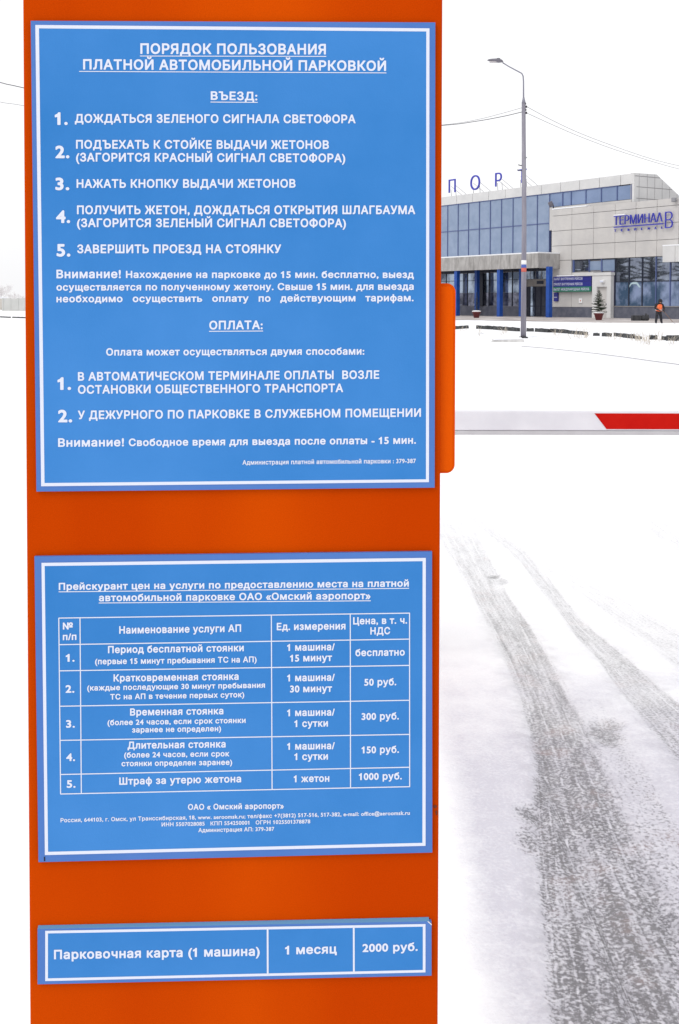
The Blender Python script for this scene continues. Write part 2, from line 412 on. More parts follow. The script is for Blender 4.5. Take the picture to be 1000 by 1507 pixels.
    # material
    m = bpy.data.materials.new('driven_snow'); m.use_nodes = True; b = m.node_tree.nodes['Principled BSDF']
    b.inputs['Roughness'].default_value = .75; b.inputs['Specular IOR Level'].default_value = .12
    tc = N(m, 'ShaderNodeTexCoord'); pos = tc.outputs['Object']
    def math_(op, a, b_=None, c=None, clamp=False):
        n = N(m, 'ShaderNodeMath', operation=op); n.use_clamp = clamp
        for i, q in enumerate((a, b_, c)):
            if q is None: continue
            if isinstance(q, (int, float)): n.inputs[i].default_value = q
            else: L(m, q, n.inputs[i])
        return n.outputs[0]
    def smooth(x, a, b_):
        n = N(m, 'ShaderNodeMapRange', interpolation_type='SMOOTHSTEP'); L(m, x, n.inputs[0])
        n.inputs[1].default_value = a; n.inputs[2].default_value = b_; return n.outputs[0]
    def noise(scale, detail=4, vec=pos, rough=.6):
        n = N(m, 'ShaderNodeTexNoise', Scale=scale, Detail=detail, Roughness=rough); L(m, vec, n.inputs[0]); return n.outputs[0]
    fine = noise(95, 6); mid = noise(14, 5); big = noise(2.2, 4)
    wob = noise(9, 3)
    at = N(m, 'ShaderNodeAttribute', attribute_name='track'); sp = N(m, 'ShaderNodeSeparateXYZ'); L(m, at.outputs['Vector'], sp.inputs[0]); u, vv, cc = sp.outputs
    a2 = N(m, 'ShaderNodeAttribute', attribute_name='scuff'); sp2 = N(m, 'ShaderNodeSeparateXYZ'); L(m, a2.outputs['Vector'], sp2.inputs[0]); sc, hh = sp2.outputs[0], sp2.outputs[1]
    vw = math_('ADD', vv, math_('MULTIPLY', math_('SUBTRACT', wob, .5), .22))
    def uvn(su, sv, detail, rough=.6):
        cb = N(m, 'ShaderNodeCombineXYZ'); L(m, math_('MULTIPLY', u, su), cb.inputs[0]); L(m, math_('MULTIPLY', vw, sv), cb.inputs[1])
        q = N(m, 'ShaderNodeTexNoise', Scale=1.0, Detail=detail, Roughness=rough); L(m, cb.outputs[0], q.inputs[0]); return q.outputs[0]
    blk = uvn(95.0, 8.0, 3, .7); lgc = smooth(uvn(1.3, 5.0, 4), .28, .70); ptc = smooth(uvn(4, 1.6, 4), .25, .72)
    rib = math_('MULTIPLY', smooth(math_('SINE', math_('MULTIPLY', vw, 14.0)), .80, 1.0), smooth(wob, .40, .55))
    cw = math_('MULTIPLY', cc, math_('ADD', math_('ADD', math_('MULTIPLY', lgc, .32), math_('MULTIPLY', ptc, .32)), .17))
    cw = math_('MULTIPLY', cw, math_('SUBTRACT', 1.0, math_('MULTIPLY', rib, .45)))
    cov = math_('MAXIMUM', cw, math_('MULTIPLY', sc, math_('ADD', mid, .15)))
    nn = math_('ADD', math_('MULTIPLY', math_('SUBTRACT', blk, .5), 1.5), math_('MULTIPLY', math_('SUBTRACT', fine, .5), 2.6))
    bare = math_('MULTIPLY', smooth(math_('ADD', nn, cov), .16, .80), smooth(cov, .0, .20))
    spy = N(m, 'ShaderNodeSeparateXYZ'); L(m, pos, spy.inputs[0])
    pack = math_('MULTIPLY', smooth(spy.outputs[1], 2.9, 4.4), .62)          # further along the rut the slush is packed smooth
    loose = math_('ADD', math_('MULTIPLY', bare, .64), math_('MULTIPLY', cov, .24))
    firm = math_('MULTIPLY', cov, math_('ADD', math_('MULTIPLY', blk, .5), .62))
    k = math_('ADD', math_('MULTIPLY', loose, math_('SUBTRACT', 1.0, pack)), math_('MULTIPLY', firm, pack))
    k = math_('MAXIMUM', k, math_('MULTIPLY', math_('MULTIPLY', hh, smooth(mid, .3, .7)), .24), clamp=True)
    # snow colour: trodden greyish near the gate, clean further out
    sp = N(m, 'ShaderNodeSeparateXYZ'); L(m, pos, sp.inputs[0])
    r2 = N(m, 'ShaderNodeVectorMath', operation='DISTANCE'); L(m, pos, r2.inputs[0]); r2.inputs[1].default_value = (.85, 2.9, 0)
    near = smooth(math_('ADD', r2.outputs['Value'], math_('MULTIPLY', math_('SUBTRACT', big, .5), 2.2)), 2.2, .5)
    near = math_('MULTIPLY', near, smooth(math_('ADD', sp.outputs[0], math_('MULTIPLY', math_('SUBTRACT', big, .5), .2)), .28, .42))
    spk = math_('MULTIPLY', near, math_('ADD', math_('MULTIPLY', fine, .9), math_('MULTIPLY', mid, .6)))
    mixn = N(m, 'ShaderNodeMixRGB'); L(m, math_('MULTIPLY', spk, 1.25, clamp=True), mixn.inputs[0])
    mixn.inputs[1].default_value = (.90, .90, .915, 1); mixn.inputs[2].default_value = (.60, .59, .65, 1)
    # brownish grit tint inside the tracks
    tone = ramp(m, noise(6, 4), [(.33, (.085, .083, .085)), (.55, (.135, .13, .13)), (.70, (.24, .165, .145))])
    mixt = N(m, 'ShaderNodeMixRGB'); L(m, k, mixt.inputs[0]); L(m, mixn.outputs[0], mixt.inputs[1]); L(m, tone, mixt.inputs[2])
    L(m, mixt.outputs[0], b.inputs['Base Color'])
    bp = N(m, 'ShaderNodeBump', Strength=.5, Distance=.012)
    L(m, math_('SUBTRACT', math_('MULTIPLY', fine, .6), math_('MULTIPLY', k, .8)), bp.inputs['Height']); L(m, bp.outputs[0], b.inputs['Normal'])
    me.materials.append(m)
build_ground()

# ================================================================== TERMINAL BUILDING
P0 = gnd(811, 466.8)
RZ = -math.atan2(F_PX, 1070)                      # the facade runs away to a vanishing point 1070 px left of the centre
B = Frame(P0, RZ)
bld = empty('terminal_building', P0, RZ)
tag(bld, 'long pale airport terminal with blue curtain glass, a concrete porch canopy and a cream block', 'airport terminal')
GY, WY = .6, .9
def avg(*pairs, y): return sum(B.z(px, py, y) for px, py in pairs) / len(pairs)
zt = avg((651, 291), (790, 273), (932, 254), y=GY); zg1 = avg((651, 304), (790, 287.5), (928, 270), y=GY)
zgm = avg((651, 342), (807, 328), y=GY); zg0 = avg((651, 379.6), (807, 371.5), y=GY); zs0 = avg((815, 305.5), (928, 293), y=GY)
XL = B.x(540, GY)                                  # left end of what is built
XR = B.x(932, GY)
# core volume behind everything
box('core_wall', 0.15, B.x(1040), .2, GY + 20, 0, B.z(812, 309.5) , M['joint'], bld)
# attic panels
fp = [646, 671.5, 695, 718.5, 743, 769, 796, 824, 852, 881, 912, 932]
fx = [B.x(p, GY) for p in fp]; step = fx[1] - fx[0]
while fx[0] > XL: fx.insert(0, fx[0] - step)
for a, b_ in zip(fx[:-1], fx[1:]):
    box('attic_panel', a + .03, b_ - .03, GY, GY + .33, zg1 + .05, zt, M['fascia'], bld)
# curtain wall
mp_ = [658, 673.3, 688.6, 704.5, 720.5, 736.9, 753.8, 771, 789.4, 807.4]
mxs = [B.x(p, GY) for p in mp_]; st_ = (mxs[-1] - mxs[0]) / 9
while mxs[0] > XL: mxs.insert(0, mxs[0] - st_)
for a, b_ in zip(mxs[:-1], mxs[1:]):
    box('glass_pane', a + .035, b_ - .035, GY + .1, GY + .2, zgm + .05, zg1 - .05, M['glass'], bld)
    box('glass_pane', a + .035, b_ - .035, GY + .1, GY + .2, zg0 + .05, zgm - .05, M['glass'], bld)
for a in mxs: box('mullion', a - .032, a + .032, GY + .02, GY + .34, zg0, zg1, M['frame'], bld)
box('transom', XL, mxs[-1], GY + .05, GY + .34, zgm - .05, zgm + .05, M['frame'], bld)
box('transom', XL, XR - 2, GY + .05, GY + .34, zg1 - .05, zg1 + .05, M['frame'], bld)
sx = [B.x(p, GY) for p in (807.4, 826.6, 839, 860.6, 883.2, 906.4, 928)]
for a, b_ in zip(sx[:-1], sx[1:]):
    box('glass_pane', a + .035, b_ - .035, GY + .1, GY + .2, zs0 + .05, zg1 - .05, M['glass2'], bld)
    box('mullion', b_ - .04, b_ + .04, GY + .02, GY + .34, zs0, zg1, M['frame'], bld)
box('attic_panel', sx[-1] + .07, XR - .01, GY, GY + .33, zs0 - 2, zg1 + .04, M['fascia'], bld)
box('attic_panel', sx[0] + .07, sx[-1], GY, GY + .33, zs0 - 2.4, zs0, M['clad'], bld)
# end wall of the tall part, stepped away from the facade
out = [B.yz(px, py, XR) for px, py in ((933, 254.3), (967, 256.8), (1003, 291))]
sl = (out[2][1] - out[1][1]) / (out[2][0] - out[1][0])
yb = GY + 22; out = [(GY + .04, 0), (GY + .04, out[0][1]), (out[1][0], out[1][1]), (yb, out[1][1] + sl * (yb - out[1][0])), (yb, 0)]
def clip(poly, outline):
    P = poly
    for i in range(len(outline)):
        a, b_ = outline[i], outline[(i + 1) % len(outline)]
        ins = lambda p: (b_[0] - a[0]) * (p[1] - a[1]) - (b_[1] - a[1]) * (p[0] - a[0]) <= 1e-9
        Q = []
        for j in range(len(P)):
            p, q = P[j - 1], P[j]
            if ins(p) != ins(q):
                d = (q[0] - p[0], q[1] - p[1]); e = (b_[0] - a[0], b_[1] - a[1])
                t = (e[0] * (a[1] - p[1]) - e[1] * (a[0] - p[0])) / (e[0] * d[1] - e[1] * d[0]); Q.append((p[0] + d[0] * t, p[1] + d[1] * t))
            if ins(q): Q.append(q)
        P = Q
        if not P: return []
    return P
ycs = [GY] + [B.yz(px, 275, XR)[0] for px in (941, 953, 964, 975, 986, 997)]; dy_ = ycs[-1] - ycs[-2]
while ycs[-1] < yb: ycs.append(ycs[-1] + dy_)
zrs = [out[1][1] + .5, B.z(941, 263, 3), B.z(941, 278.5, 3), B.z(941, 295, 3), B.z(941, 312, 3), B.z(941, 360, 3)]
zrs = sorted(set(round(q, 3) for q in zrs), reverse=True)
for a, b_ in zip(ycs[:-1], ycs[1:]):
    for c, d in zip(zrs[:-1], zrs[1:]):
        q = clip([(a + .035, d + .035), (b_ - .035, d + .035), (b_ - .035, c - .035), (a + .035, c - .035)], out)
        if len(q) < 3: continue
        v = [(XR - .06, p[0], p[1]) for p in q] + [(XR, p[0], p[1]) for p in q]; n = len(q)
        f = [tuple(range(n)), tuple(range(2 * n - 1, n - 1, -1))] + [(i, i + n, (i + 1) % n + n, (i + 1) % n) for i in range(n)]
        link('end_panel', fix(mesh('end_panel', v, f, M['fascia'])), bld)
v = [(XR - .5, p[0], p[1]) for p in out] + [(XR - .03, p[0], p[1]) for p in out]; n = len(out)
link('end_wall', fix(mesh('end_wall', v, [tuple(range(n)), tuple(range(2 * n - 1, n - 1, -1))] + [(i, i + n, (i + 1) % n + n, (i + 1) % n) for i in range(n)], M['joint'])), bld)
vc = [(XL, p[0] + .32 * (p[0] < GY + 1), p[1] - .12 * (p[1] > 1)) for p in out] + [(XR - .51, p[0] + .32 * (p[0] < GY + 1), p[1] - .12 * (p[1] > 1)) for p in out]
link('core_wall', fix(mesh('core_wall', vc, [tuple(range(n)), tuple(range(2 * n - 1, n - 1, -1))] + [(i, i + n, (i + 1) % n + n, (i + 1) % n) for i in range(n)], M['joint'])), bld)
# cream block: clad wall in panels
cx_ = [B.x(p) for p in (811.5, 841, 873, 904.5, 935, 966, 998)]
zb = [avg((812, 308.5), (960, 294.5), y=0), avg((812, 319), (980, 302.5), y=0), avg((812, 341), (990, 327), y=0), avg((812, 362), (990, 352.5), y=0), avg((842, 383), (974, 376.6), y=0)]
ZP = avg((830, 452), (860, 452), y=0); ZW = avg((842, 400), (900, 400), y=0)
def panel(a, b_, z0, z1, m=None, y=0): return box('cladding_panel', a + .022, b_ - .022, y, y + .2, z0 + .022, z1 - .022, m or M['clad'], bld)
for i in range(6):
    for j in range(4):
        if i == 5 and j == 3: pass
        panel(cx_[i], cx_[i + 1], zb[j + 1], zb[j])
panel(cx_[0], cx_[1], (zb[4] + ZP) / 2 + .4, zb[4]); panel(cx_[0], cx_[1], ZP, (zb[4] + ZP) / 2 + .4)
panel(cx_[1], cx_[2], ZP, ZW)
box('snow_strip', cx_[0], B.x(862), .0, .5, zb[0] + .003, zb[0] + .12, M['snowcap'], bld)
box('plinth', cx_[0] + .02, cx_[2] - .1, -.06, .2, 0, ZP, M['plinth'], bld)
box('plinth', B.x(899), B.x(1030), -.06, .2, 0, B.z(950, 451.5), M['plinth'], bld)
ZQ = B.z(950, 451.5)
# corner return of the block, running back from the facade
for j in range(4):
    box('cladding_panel', cx_[6] - .16, cx_[6], .23, 4, zb[j + 1] + .03, zb[j] - .03, M['clad'], bld)
# upper window band
def pane(px0, px1, z0, z1, m, y=.12, nm='window_pane'): return box(nm, B.x(px0) , B.x(px1), y, y + .05, z0, z1, m, bld)
pane(844.8, 866, ZW + .1, zb[4] - .14, M['mirror']); pane(866.6, 883.8, ZW + .15, zb[4] - .2, M['glass']); pane(885, 904, ZW + .05, zb[4] - .05, M['glass'])
for p, w_ in ((843.2, .12), (866.2, .05), (884.5, .08)):
    box('window_frame', B.x(p) - w_, B.x(p) + w_, .05, .2, ZW, zb[4], M['frame'], bld)
box('window_frame', B.x(842), B.x(904), .06, .2, zb[4] - .1, zb[4] - .001, M['dframe'], bld)
# tall glazing, dark above, blue with painted-in reflections below
gm = [B.x(p) for p in (904.5, 924.8, 944.3, 964.5, 985.5, 1007, 1029)]; ZD = B.z(945, 414.0)
for i in range(6):
    a, b_ = gm[i], gm[i + 1]
    box('window_pane', a + .05, b_ - .05, .12, .17, ZD + .04, zb[4] - .05, M['mirror'], bld)
    box('window_pane', a + .05, b_ - .05, .12, .17, ZQ + .06, ZD - .04, M['reflpane'], bld)
for a in gm: box('mullion', a - .05, a + .05, .04, .2, ZQ, zb[4] - .01, M['dframe'] if a < gm[3] else M['frame'], bld)
box('transom', gm[0], gm[-1], .06, .2, ZD - .04, ZD + .04, M['dframe'], bld)
box('window_sill', B.x(899), B.x(1030), -.12, .1, ZQ + .002, ZQ + .07, M['transom'], bld)
box('pilaster', B.x(899) + .02, gm[0] - .06, -.02, .2, ZQ + .08, ZW + 0, mat('blue_grey_pilaster', (.13, .12, .22), .6), bld)
# white arch stuck on one pane
ar = [(925.2, 423), (929, 416.5), (933, 414.8), (938, 414.8), (943.4, 423), (941, 423.2), (937, 418.2), (930, 418.2), (926.2, 423.6)]
prism('window_decal', [B.xz(p, q, .1) for p, q in ar], .09, .11, mat('pale_green_film', (.42, .55, .60), .5), bld)
# boxed-out bay with a snow cap
a, b_ = B.x(974.5, -.7), B.x(1012, -.7); z1, z0 = B.z(985, 362, -.7), B.z(985, 385.5, -.7)
by = [a, B.x(993, -.7), b_]
for q in range(2): box('bay_panel', by[q] + .02, by[q + 1] - .02, -.7, -.02, z0, z1, M['fascia'], bld)
box('snow_strip', a, b_, -.72, -.02, z1 + .003, z1 + .12, M['snowcap'], bld)
# vestibule with a recessed door
va, vb = B.x(871.5, -.5), B.x(899, -.5); zv = B.z(885, 401, -.5); zd = B.z(885, 422, -.5); da, db = B.x(878.5, -.5), B.x(893, -.5)
box('vestibule_wall', va, da, -.5, -.07, 0, zv - .32, M['fascia'], bld)
box('vestibule_wall', db, vb, -.5, -.07, 0, zv - .32, M['fascia'], bld)
box('vestibule_wall', da, db, -.5, -.07, zd, zv - .32, M['fascia'], bld)
dr = box('door', da, db, -.2, -.12, 0, zd - .002, M['clad'], bld)
box('handle', db - .35, db - .25, -.26, -.2, 1.3, 1.45, M['dframe'], dr)
box('vestibule_cornice', B.x(845, -.55), vb + .06, -.56, -.002, zv - .3, zv, M['fascia'], bld)
# porch canopy
CYF = -3.0; zc1 = avg((651, 380), (792, 372.3), y=CYF); zc0 = avg((651, 399.5), (790, 394), y=CYF); xc = B.x(792.3, CYF)
cj = [B.x(p, CYF) for p in (669.5, 696.5, 723, 750, 773, 782.5)]; cj = [cj[0] - 4.4 * k for k in range(8, 0, -1) if cj[0] - 4.4 * k > XL] + cj + [xc]
for a, b_ in zip(cj[:-1], cj[1:]): box('canopy_panel', a + .015, b_ - .015, CYF, CYF + .18, zc0, zc1, M['canopy'], bld)
box('canopy_panel', xc - .18, xc - .003, CYF + .19, -.01, zc0 - .02, zc1 - .002, M['canopy'], bld)
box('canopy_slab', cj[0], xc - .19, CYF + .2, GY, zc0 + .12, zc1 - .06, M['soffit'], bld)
box('snow_strip', cj[0], xc - .02, CYF + .02, GY, zc1 + .003, zc1 + .13, M['snowcap'], bld)
def column(px, y, s=.46):
    c = B.x(px, y); box('column', c - s, c, y, y + s, 0, zc0 + .1, M['column'], bld)
for px in (672.4, 735.6, 808.3): column(px, CYF + .12)
c0 = B.x(672.4, CYF + .12); c1 = B.x(735.6, CYF + .12)
for k in (1, 2): 
    if c0 - (c1 - c0) * k > XL: box('column', c0 - (c1 - c0) * k - .46, c0 - (c1 - c0) * k, CYF + .12, CYF + .58, 0, zc0 + .1, M['column'], bld)
for px in (702, 767.5): column(px, -.3, .4)
# glazed entrance wall below the canopy
ZE = B.z(720, 450.5, WY)
box('plinth', XL, B.x(771, WY), WY - .1, WY + .2, 0, ZE, M['plinth'], bld)
zh = B.z(720, 401, WY); ztr = B.z(720, 412.5, WY)
gp = [B.x(p, WY) for p in (672, 687.8, 704.5, 719.7, 737, 754, 770.5)]; s_ = gp[1] - gp[0]
while gp[0] > XL: gp.insert(0, gp[0] - s_)
for a, b_ in zip(gp[:-1], gp[1:]):
    zl_m = B.z(720, 431, WY)
    box('entrance_pane', a + .05, b_ - .05, WY + .04, WY + .1, ZE + .04, zl_m - .01, M['lowglass'], bld)
    box('entrance_pane', a + .05, b_ - .05, WY + .04, WY + .1, zl_m + .01, ztr - .03, M['entglass'], bld)
    box('entrance_pane', a + .05, b_ - .05, WY + .04, WY + .1, ztr + .03, zh - .05, M['entglass'], bld)
for a in gp: box('mullion', a - .045, a + .045, WY - .02, WY + .2, ZE, zh + .5, M['dframe'], bld)
box('transom', XL, gp[-1], WY, WY + .2, ztr - .03, ztr + .03, M['dframe'], bld)
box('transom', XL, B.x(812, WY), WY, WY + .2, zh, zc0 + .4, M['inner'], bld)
box('notice_board', B.x(706, WY), B.x(713, WY), WY - .25, WY - .12, B.z(709, 450, WY), B.z(709, 402, WY), M['dframe'], bld)
# doors
dx0, dx1 = B.x(771, WY), B.x(812, WY); zl = B.z(790, 421.5, WY); zl1 = B.z(790, 411, WY)
box('door_lintel', dx0, dx1, WY - .2, WY + .1, zl, zl1, M['transom'], bld)
box('door_sign', B.x(790.5, WY - .2), B.x(800, WY - .2), WY - .26, WY - .205, B.z(795, 418, WY), B.z(795, 413.5, WY), M['dframe'], bld)
dp = [B.x(p, WY) for p in (771, 780, 788, 796.5, 805, 812)]
for i in range(5):
    a, b_ = dp[i], dp[i + 1]
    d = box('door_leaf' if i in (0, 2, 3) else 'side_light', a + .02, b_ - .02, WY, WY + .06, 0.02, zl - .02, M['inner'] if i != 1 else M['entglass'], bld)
    join_boxes('frame', [(a + .02, a + .10, WY - .04, WY - .002, .02, zl - .02), (b_ - .10, b_ - .02, WY - .04, WY - .002, .02, zl - .02), (a + .1, b_ - .1, WY - .04, WY - .002, 1.1, 1.2)], M['dframe'], d)
    box('entrance_pane', a + .05, b_ - .05, WY + .04, WY + .1, zl1 + .04, zh - .02, M['entglass'], bld)

# direction board with three rows, hung on the cream wall
def facade_thing(name, px0, px1, py0, py1, y, label, cat, group=None):
    a, z1 = B.xz(px0, py0, y); b_, _ = B.xz(px1, py0, y); z0 = B.z(px0, py1, y)
    loc = B.M @ Vector(((a + b_) / 2, y, z0)) + P0
    t = empty(name, loc, RZ); tag(t, label, cat, group)
    return t, b_ - a, z1 - z0
t, w_, h_ = facade_thing('direction_board', 815.5, 871.5, 407, 429.8, -.35, 'blue and green three-row direction board hung on the cream wall beside the porch', 'sign')
r_ = [h_ * .335, h_ * .34, h_ * .325]
for i, (m_, z0) in enumerate(((M['signblue'], r_[2] + r_[1]), (M['signblue'], r_[2]), (M['signgreen'], 0))):
    box('sign_row', -w_ / 2, w_ / 2, -.1, .25, z0 + .01, z0 + r_[2 - i] - .01, m_, t)
for i, (s, fr) in enumerate((('ВЫЛЕТ ВНУТРЕННИХ РЕЙСОВ', .78), ('ПРИЛЕТ ВНУТРЕННИХ РЕЙСОВ', .78), ('ВЫЛЕТ МЕЖДУНАРОДНЫХ РЕЙСОВ', .95))):
    zz = (r_[2] + r_[1], r_[2], 0)[i] + h_ * .09
    text_mesh('text_line', s, (-w_ / 2 + .1, -.106, zz), (-w_ / 2 + w_ * fr, -.106, zz), (0, 0, h_ * .16), (0, -1, 0), M['dimprint'], t, off=.03)
box('snow_strip', -w_ / 2 + .5, w_ / 2, -.1, .25, h_ + .002, h_ + .11, M['snowcap'], t)
t, w_, h_ = facade_thing('wall_plate', 815.8, 821.2, 430.5, 443.5, -.15, 'small dark blue plate on the wall under the direction board', 'sign')
box('plate', -w_ / 2, w_ / 2, -.05, .14, 0, h_, M['signblue'], t); box('print', -w_ / 2 + .06, w_ / 2 - .06, -.056, -.051, h_ * .42, h_ * .5, M['dimprint'], t)
t, w_, h_ = facade_thing('warning_notice', 852.2, 857, 439, 446, -.08, 'tiny white notice with a red mark on the cream wall above the grey plinth', 'sign')
box('plate', -w_ / 2, w_ / 2, 0, .07, 0, h_, M['white'], t); lathe('print', [(.07, -.004), (.07, 0)], M['flagred'], t).matrix_local = Matrix.Translation((0, -.003, h_ * .5)) @ Matrix.Rotation(R(90), 4, 'X')
t, w_, h_ = facade_thing('wall_lamp', 882.8, 888.2, 412.5, 416, -.75, 'small white bulkhead lamp above the vestibule door', 'lamp')
box('housing', -w_ / 2, w_ / 2, 0, .24, 0, h_, M['white'], t, .03); box('diffuser', -w_ / 2 + .03, w_ / 2 - .03, -.01, -.002, .03, h_ - .03, M['print'], t)
t, w_, h_ = facade_thing('floodlight', 811.5, 818, 297.5, 308, .25, 'dark floodlight on the left top corner of the cream block', 'floodlight')
o = box('lamp_head', -.22, .22, -.18, .12, .3, .85, M['lamphead'], t, .05); o.rotation_euler = (R(20), R(-15), 0)
box('bracket', -.04, .04, -.04, .04, 0, .4, M['dframe'], t)
t, w_, h_ = facade_thing('floodlight', 989.5, 996, 291, 300, -.3, 'pale floodlight on the right end of the cream block, above the blue letters', 'floodlight')
box('lamp_head', -.2, .2, -.2, .1, .15, .55, M['steel'], t, .05); box('bracket', -.03, .03, 0, .28, .25, .32, M['dframe'], t)
# the wall lettering
t, w_, h_ = facade_thing('wall_lettering', 904.5, 996, 310, 336, -.18, 'blue raised lettering with a large B on the cream block wall', 'sign')
inv = lambda px, py: (B.xz(px, py, -.18)[0] - (B.Mi @ (t.location - P0)).x, B.xz(px, py, -.18)[1] - t.location.z)
def on(px, py): a = inv(px, py); return (a[0], 0, a[1])
def let(s, p0, p1, cap, off, name='letter', m=M['letter']):
    A, Bq = Vector(on(*p0)), Vector(on(*p1)); up = Vector((0, 0, on(p0[0], p0[1] - cap)[2] - A.z))
    p, f, w0 = line_glyphs(s, off); 
    # every letter its own part
    x = 0; tot = []
    for c in s:
        adv, gv, gf = glyph(c, off)
        if gv: tot.append((c, x, gv, gf))
        x += adv
    x0 = min(a + q[0] for _, a, gv, _ in tot for q in gv); x1 = max(a + q[0] for _, a, gv, _ in tot for q in gv); capn = .7273 + 2 * off
    for c, a, gv, gf in tot:
        lo = min(q[0] for q in gv); hi = max(q[0] for q in gv)
        text_mesh(name, c, A + (Bq - A) * ((a + lo - x0) / (x1 - x0)), A + (Bq - A) * ((a + hi - x0) / (x1 - x0)), up, (0, -1, 0), m, t, off, depth=.12)
let('ТЕРМИНАΛ', (904.6, 331.4), (975.6, 326.2), 13.2, -.008)
let('В', (979.8, 336), (991, 335.2), 24.2, -.02)
box('underline', on(904.6, 334)[0], on(977, 328)[0], -.12, -.01, (on(904.6, 334.5)[2] + on(977, 329.3)[2]) / 2 - .05, (on(904.6, 334.5)[2] + on(977, 329.3)[2]) / 2 + .05, M['letter'], t)
for i, c in enumerate('TERMINAL'):
    px = 904.8 + i * 9.9; yb_ = 341.2 - i * .62
    A = Vector(on(px, yb_)); Bq = Vector(on(px + 2.7 - (1.6 if c == 'I' else 0), yb_ - .15))
    text_mesh('letter', c, A, Bq, (0, 0, on(px, yb_ - 3.8)[2] - A.z), (0, -1, 0), M['letter'], t, .02, depth=.08)
zs_ = on(905, 318)[2]
box('snow_strip', on(905, 318)[0], on(921, 318)[0], -.14, .0, zs_ + .02, zs_ + .12, M['snowcap'], t)
# roof letters on their own props
RY = GY + 1.2
for c, p0, p1, top, base, lab in (('П', 661.5, 670.5, 264.6, 284, 'violet blue roof letter nearest the orange column'), ('О', 693.5, 706.3, 259, 280.3, 'round violet blue roof letter over the curtain glass'), ('Р', 730, 738.2, 254.8, 274.8, 'violet blue roof letter with a bowl, left of the lamp pole'), ('Т', 763.4, 774.2, 249.8, 270, 'violet blue roof letter half hidden by the lamp pole')):
    a, z1 = B.xz(p0, top, RY); b_ = B.x(p1, RY); z0 = B.z(p0, base, RY)
    t = empty('roof_letter', B.M @ Vector(((a + b_) / 2, RY, zt)) + P0, RZ); tag(t, lab, 'roof letter', 'letters standing on the terminal roof')
    hw = (b_ - a) / 2
    text_mesh('letter', c, (-hw, 0, z0 - zt), (hw, 0, z0 - zt), (0, 0, z1 - z0), (0, -1, 0), M['letter'], t, -.004, depth=.12)
    for s_ in (-.7, .7):
        tube('prop', [(hw * s_, .2, 0), (hw * s_, 0.12, z0 - zt + .4)], .03, M['steel'], t, 6)
        tube('brace', [(hw * s_ + .3, 2.2, 0), (hw * s_, .15, (z0 + z1) / 2 - zt)], .02, M['steel'], t, 6)

# ================================================================== APRON, KERB, PLANTERS, BAGS, WORKER
aL, aR = B.x(560, CYF), B.x(1100)
def W(x, y, z=0): return B.M @ Vector((x, y, z)) + P0
af = []
for px in (560, 690, 770, 850, 900, 950, 1000, 1060): 
    py = {560: 472.5, 690: 471, 770: 472.5, 850: 474.5, 900: 475.5, 950: 476, 1000: 475.5, 1060: 475.5}[px]; g = gnd(px, py); af.append((g.x, g.y))
bk = [W(aR, 1.2), W(aL, 1.2)]
af = [((a[0] + (b_[0] - a[0]) * k / 12), (a[1] + (b_[1] - a[1]) * k / 12) + RNG.normal(0, .45)) for a, b_ in zip(af[:-1], af[1:]) for k in range(12)]
pl = [(x, y, .012) for x, y in af] + [(p.x, p.y, .012) for p in bk]
M['apron'] = worn('trodden_paving', (.26, .22, .205), (.62, .585, .57), .35, (1, 1, 1), rough=.85, detail=9)
o = link('apron', mesh('apron', pl, [tuple(range(len(pl)))], M['apron'])); tag(o, kind='structure')
if o.data.polygons[0].normal.z < 0: o.data.flip_normals()
o.location.z = .012

kerb = empty('kerb', gnd(820, 489)); tag(kerb, kind='structure')
KS = [(668, 484, 689, 482.6, .14), (702, 483.3, 725, 484.2, .16), (727, 484.4, 763, 487, .16), (776, 487, 784.5, 487.2, .14), (789, 487.4, 808, 488.6, .15), (811, 488.2, 836, 490, .15), (838, 490.4, 863, 492.4, .13), (874, 493.4, 881, 493.6, .10), (887, 494.2, 898.5, 494.6, .13), (905, 493.8, 918, 495.4, .12), (919, 496, 932, 497.4, .14), (936, 498, 942, 498.4, .10), (958, 499, 966, 498.8, .14), (975, 499.2, 981, 500, .12), (982, 501.8, 1012, 503.6, .20), (-8, 466, 15, 467, .14), (19, 467, 37, 467.6, .14), (60, 468, 110, 469, .14)]
for i, (x0, y0, x1, y1, h_) in enumerate(KS):
    p, q = gnd(x0, y0 + .8), gnd(x1, y1 + .8)
    if p.y > 100: h_ *= 1.6
    h_ *= 1.35 if p.y < 100 else .55; d = (q - p); l = d.length; ang = math.atan2(d.y, d.x); n_ = max(2, int(l / .35)); vv, ff = [], []
    for k in range(n_ + 1):
        u = k / n_; hh = h_ * (.97 + .07 * math.sin(i * 7 + k * 2.3)); bb = .008 * math.sin(k * 3.1 + i)
        for yy, zz in ((-.07, -.03), (.1, -.03), (.1, hh * .9), (-.04, hh)): vv.append((u * l, yy + bb, zz))
    for k in range(n_):
        for j in range(4): a = k * 4 + j; b_ = k * 4 + (j + 1) % 4; ff.append((a, b_, b_ + 4, a + 4))
    ff += [(3, 2, 1, 0), tuple(n_ * 4 + j for j in range(4))]
    ks = link('kerb_stone', fix(mesh('kerb_stone', vv, ff, M['kerb'])), kerb); ks.location = p - kerb.location; ks.rotation_euler.z = ang

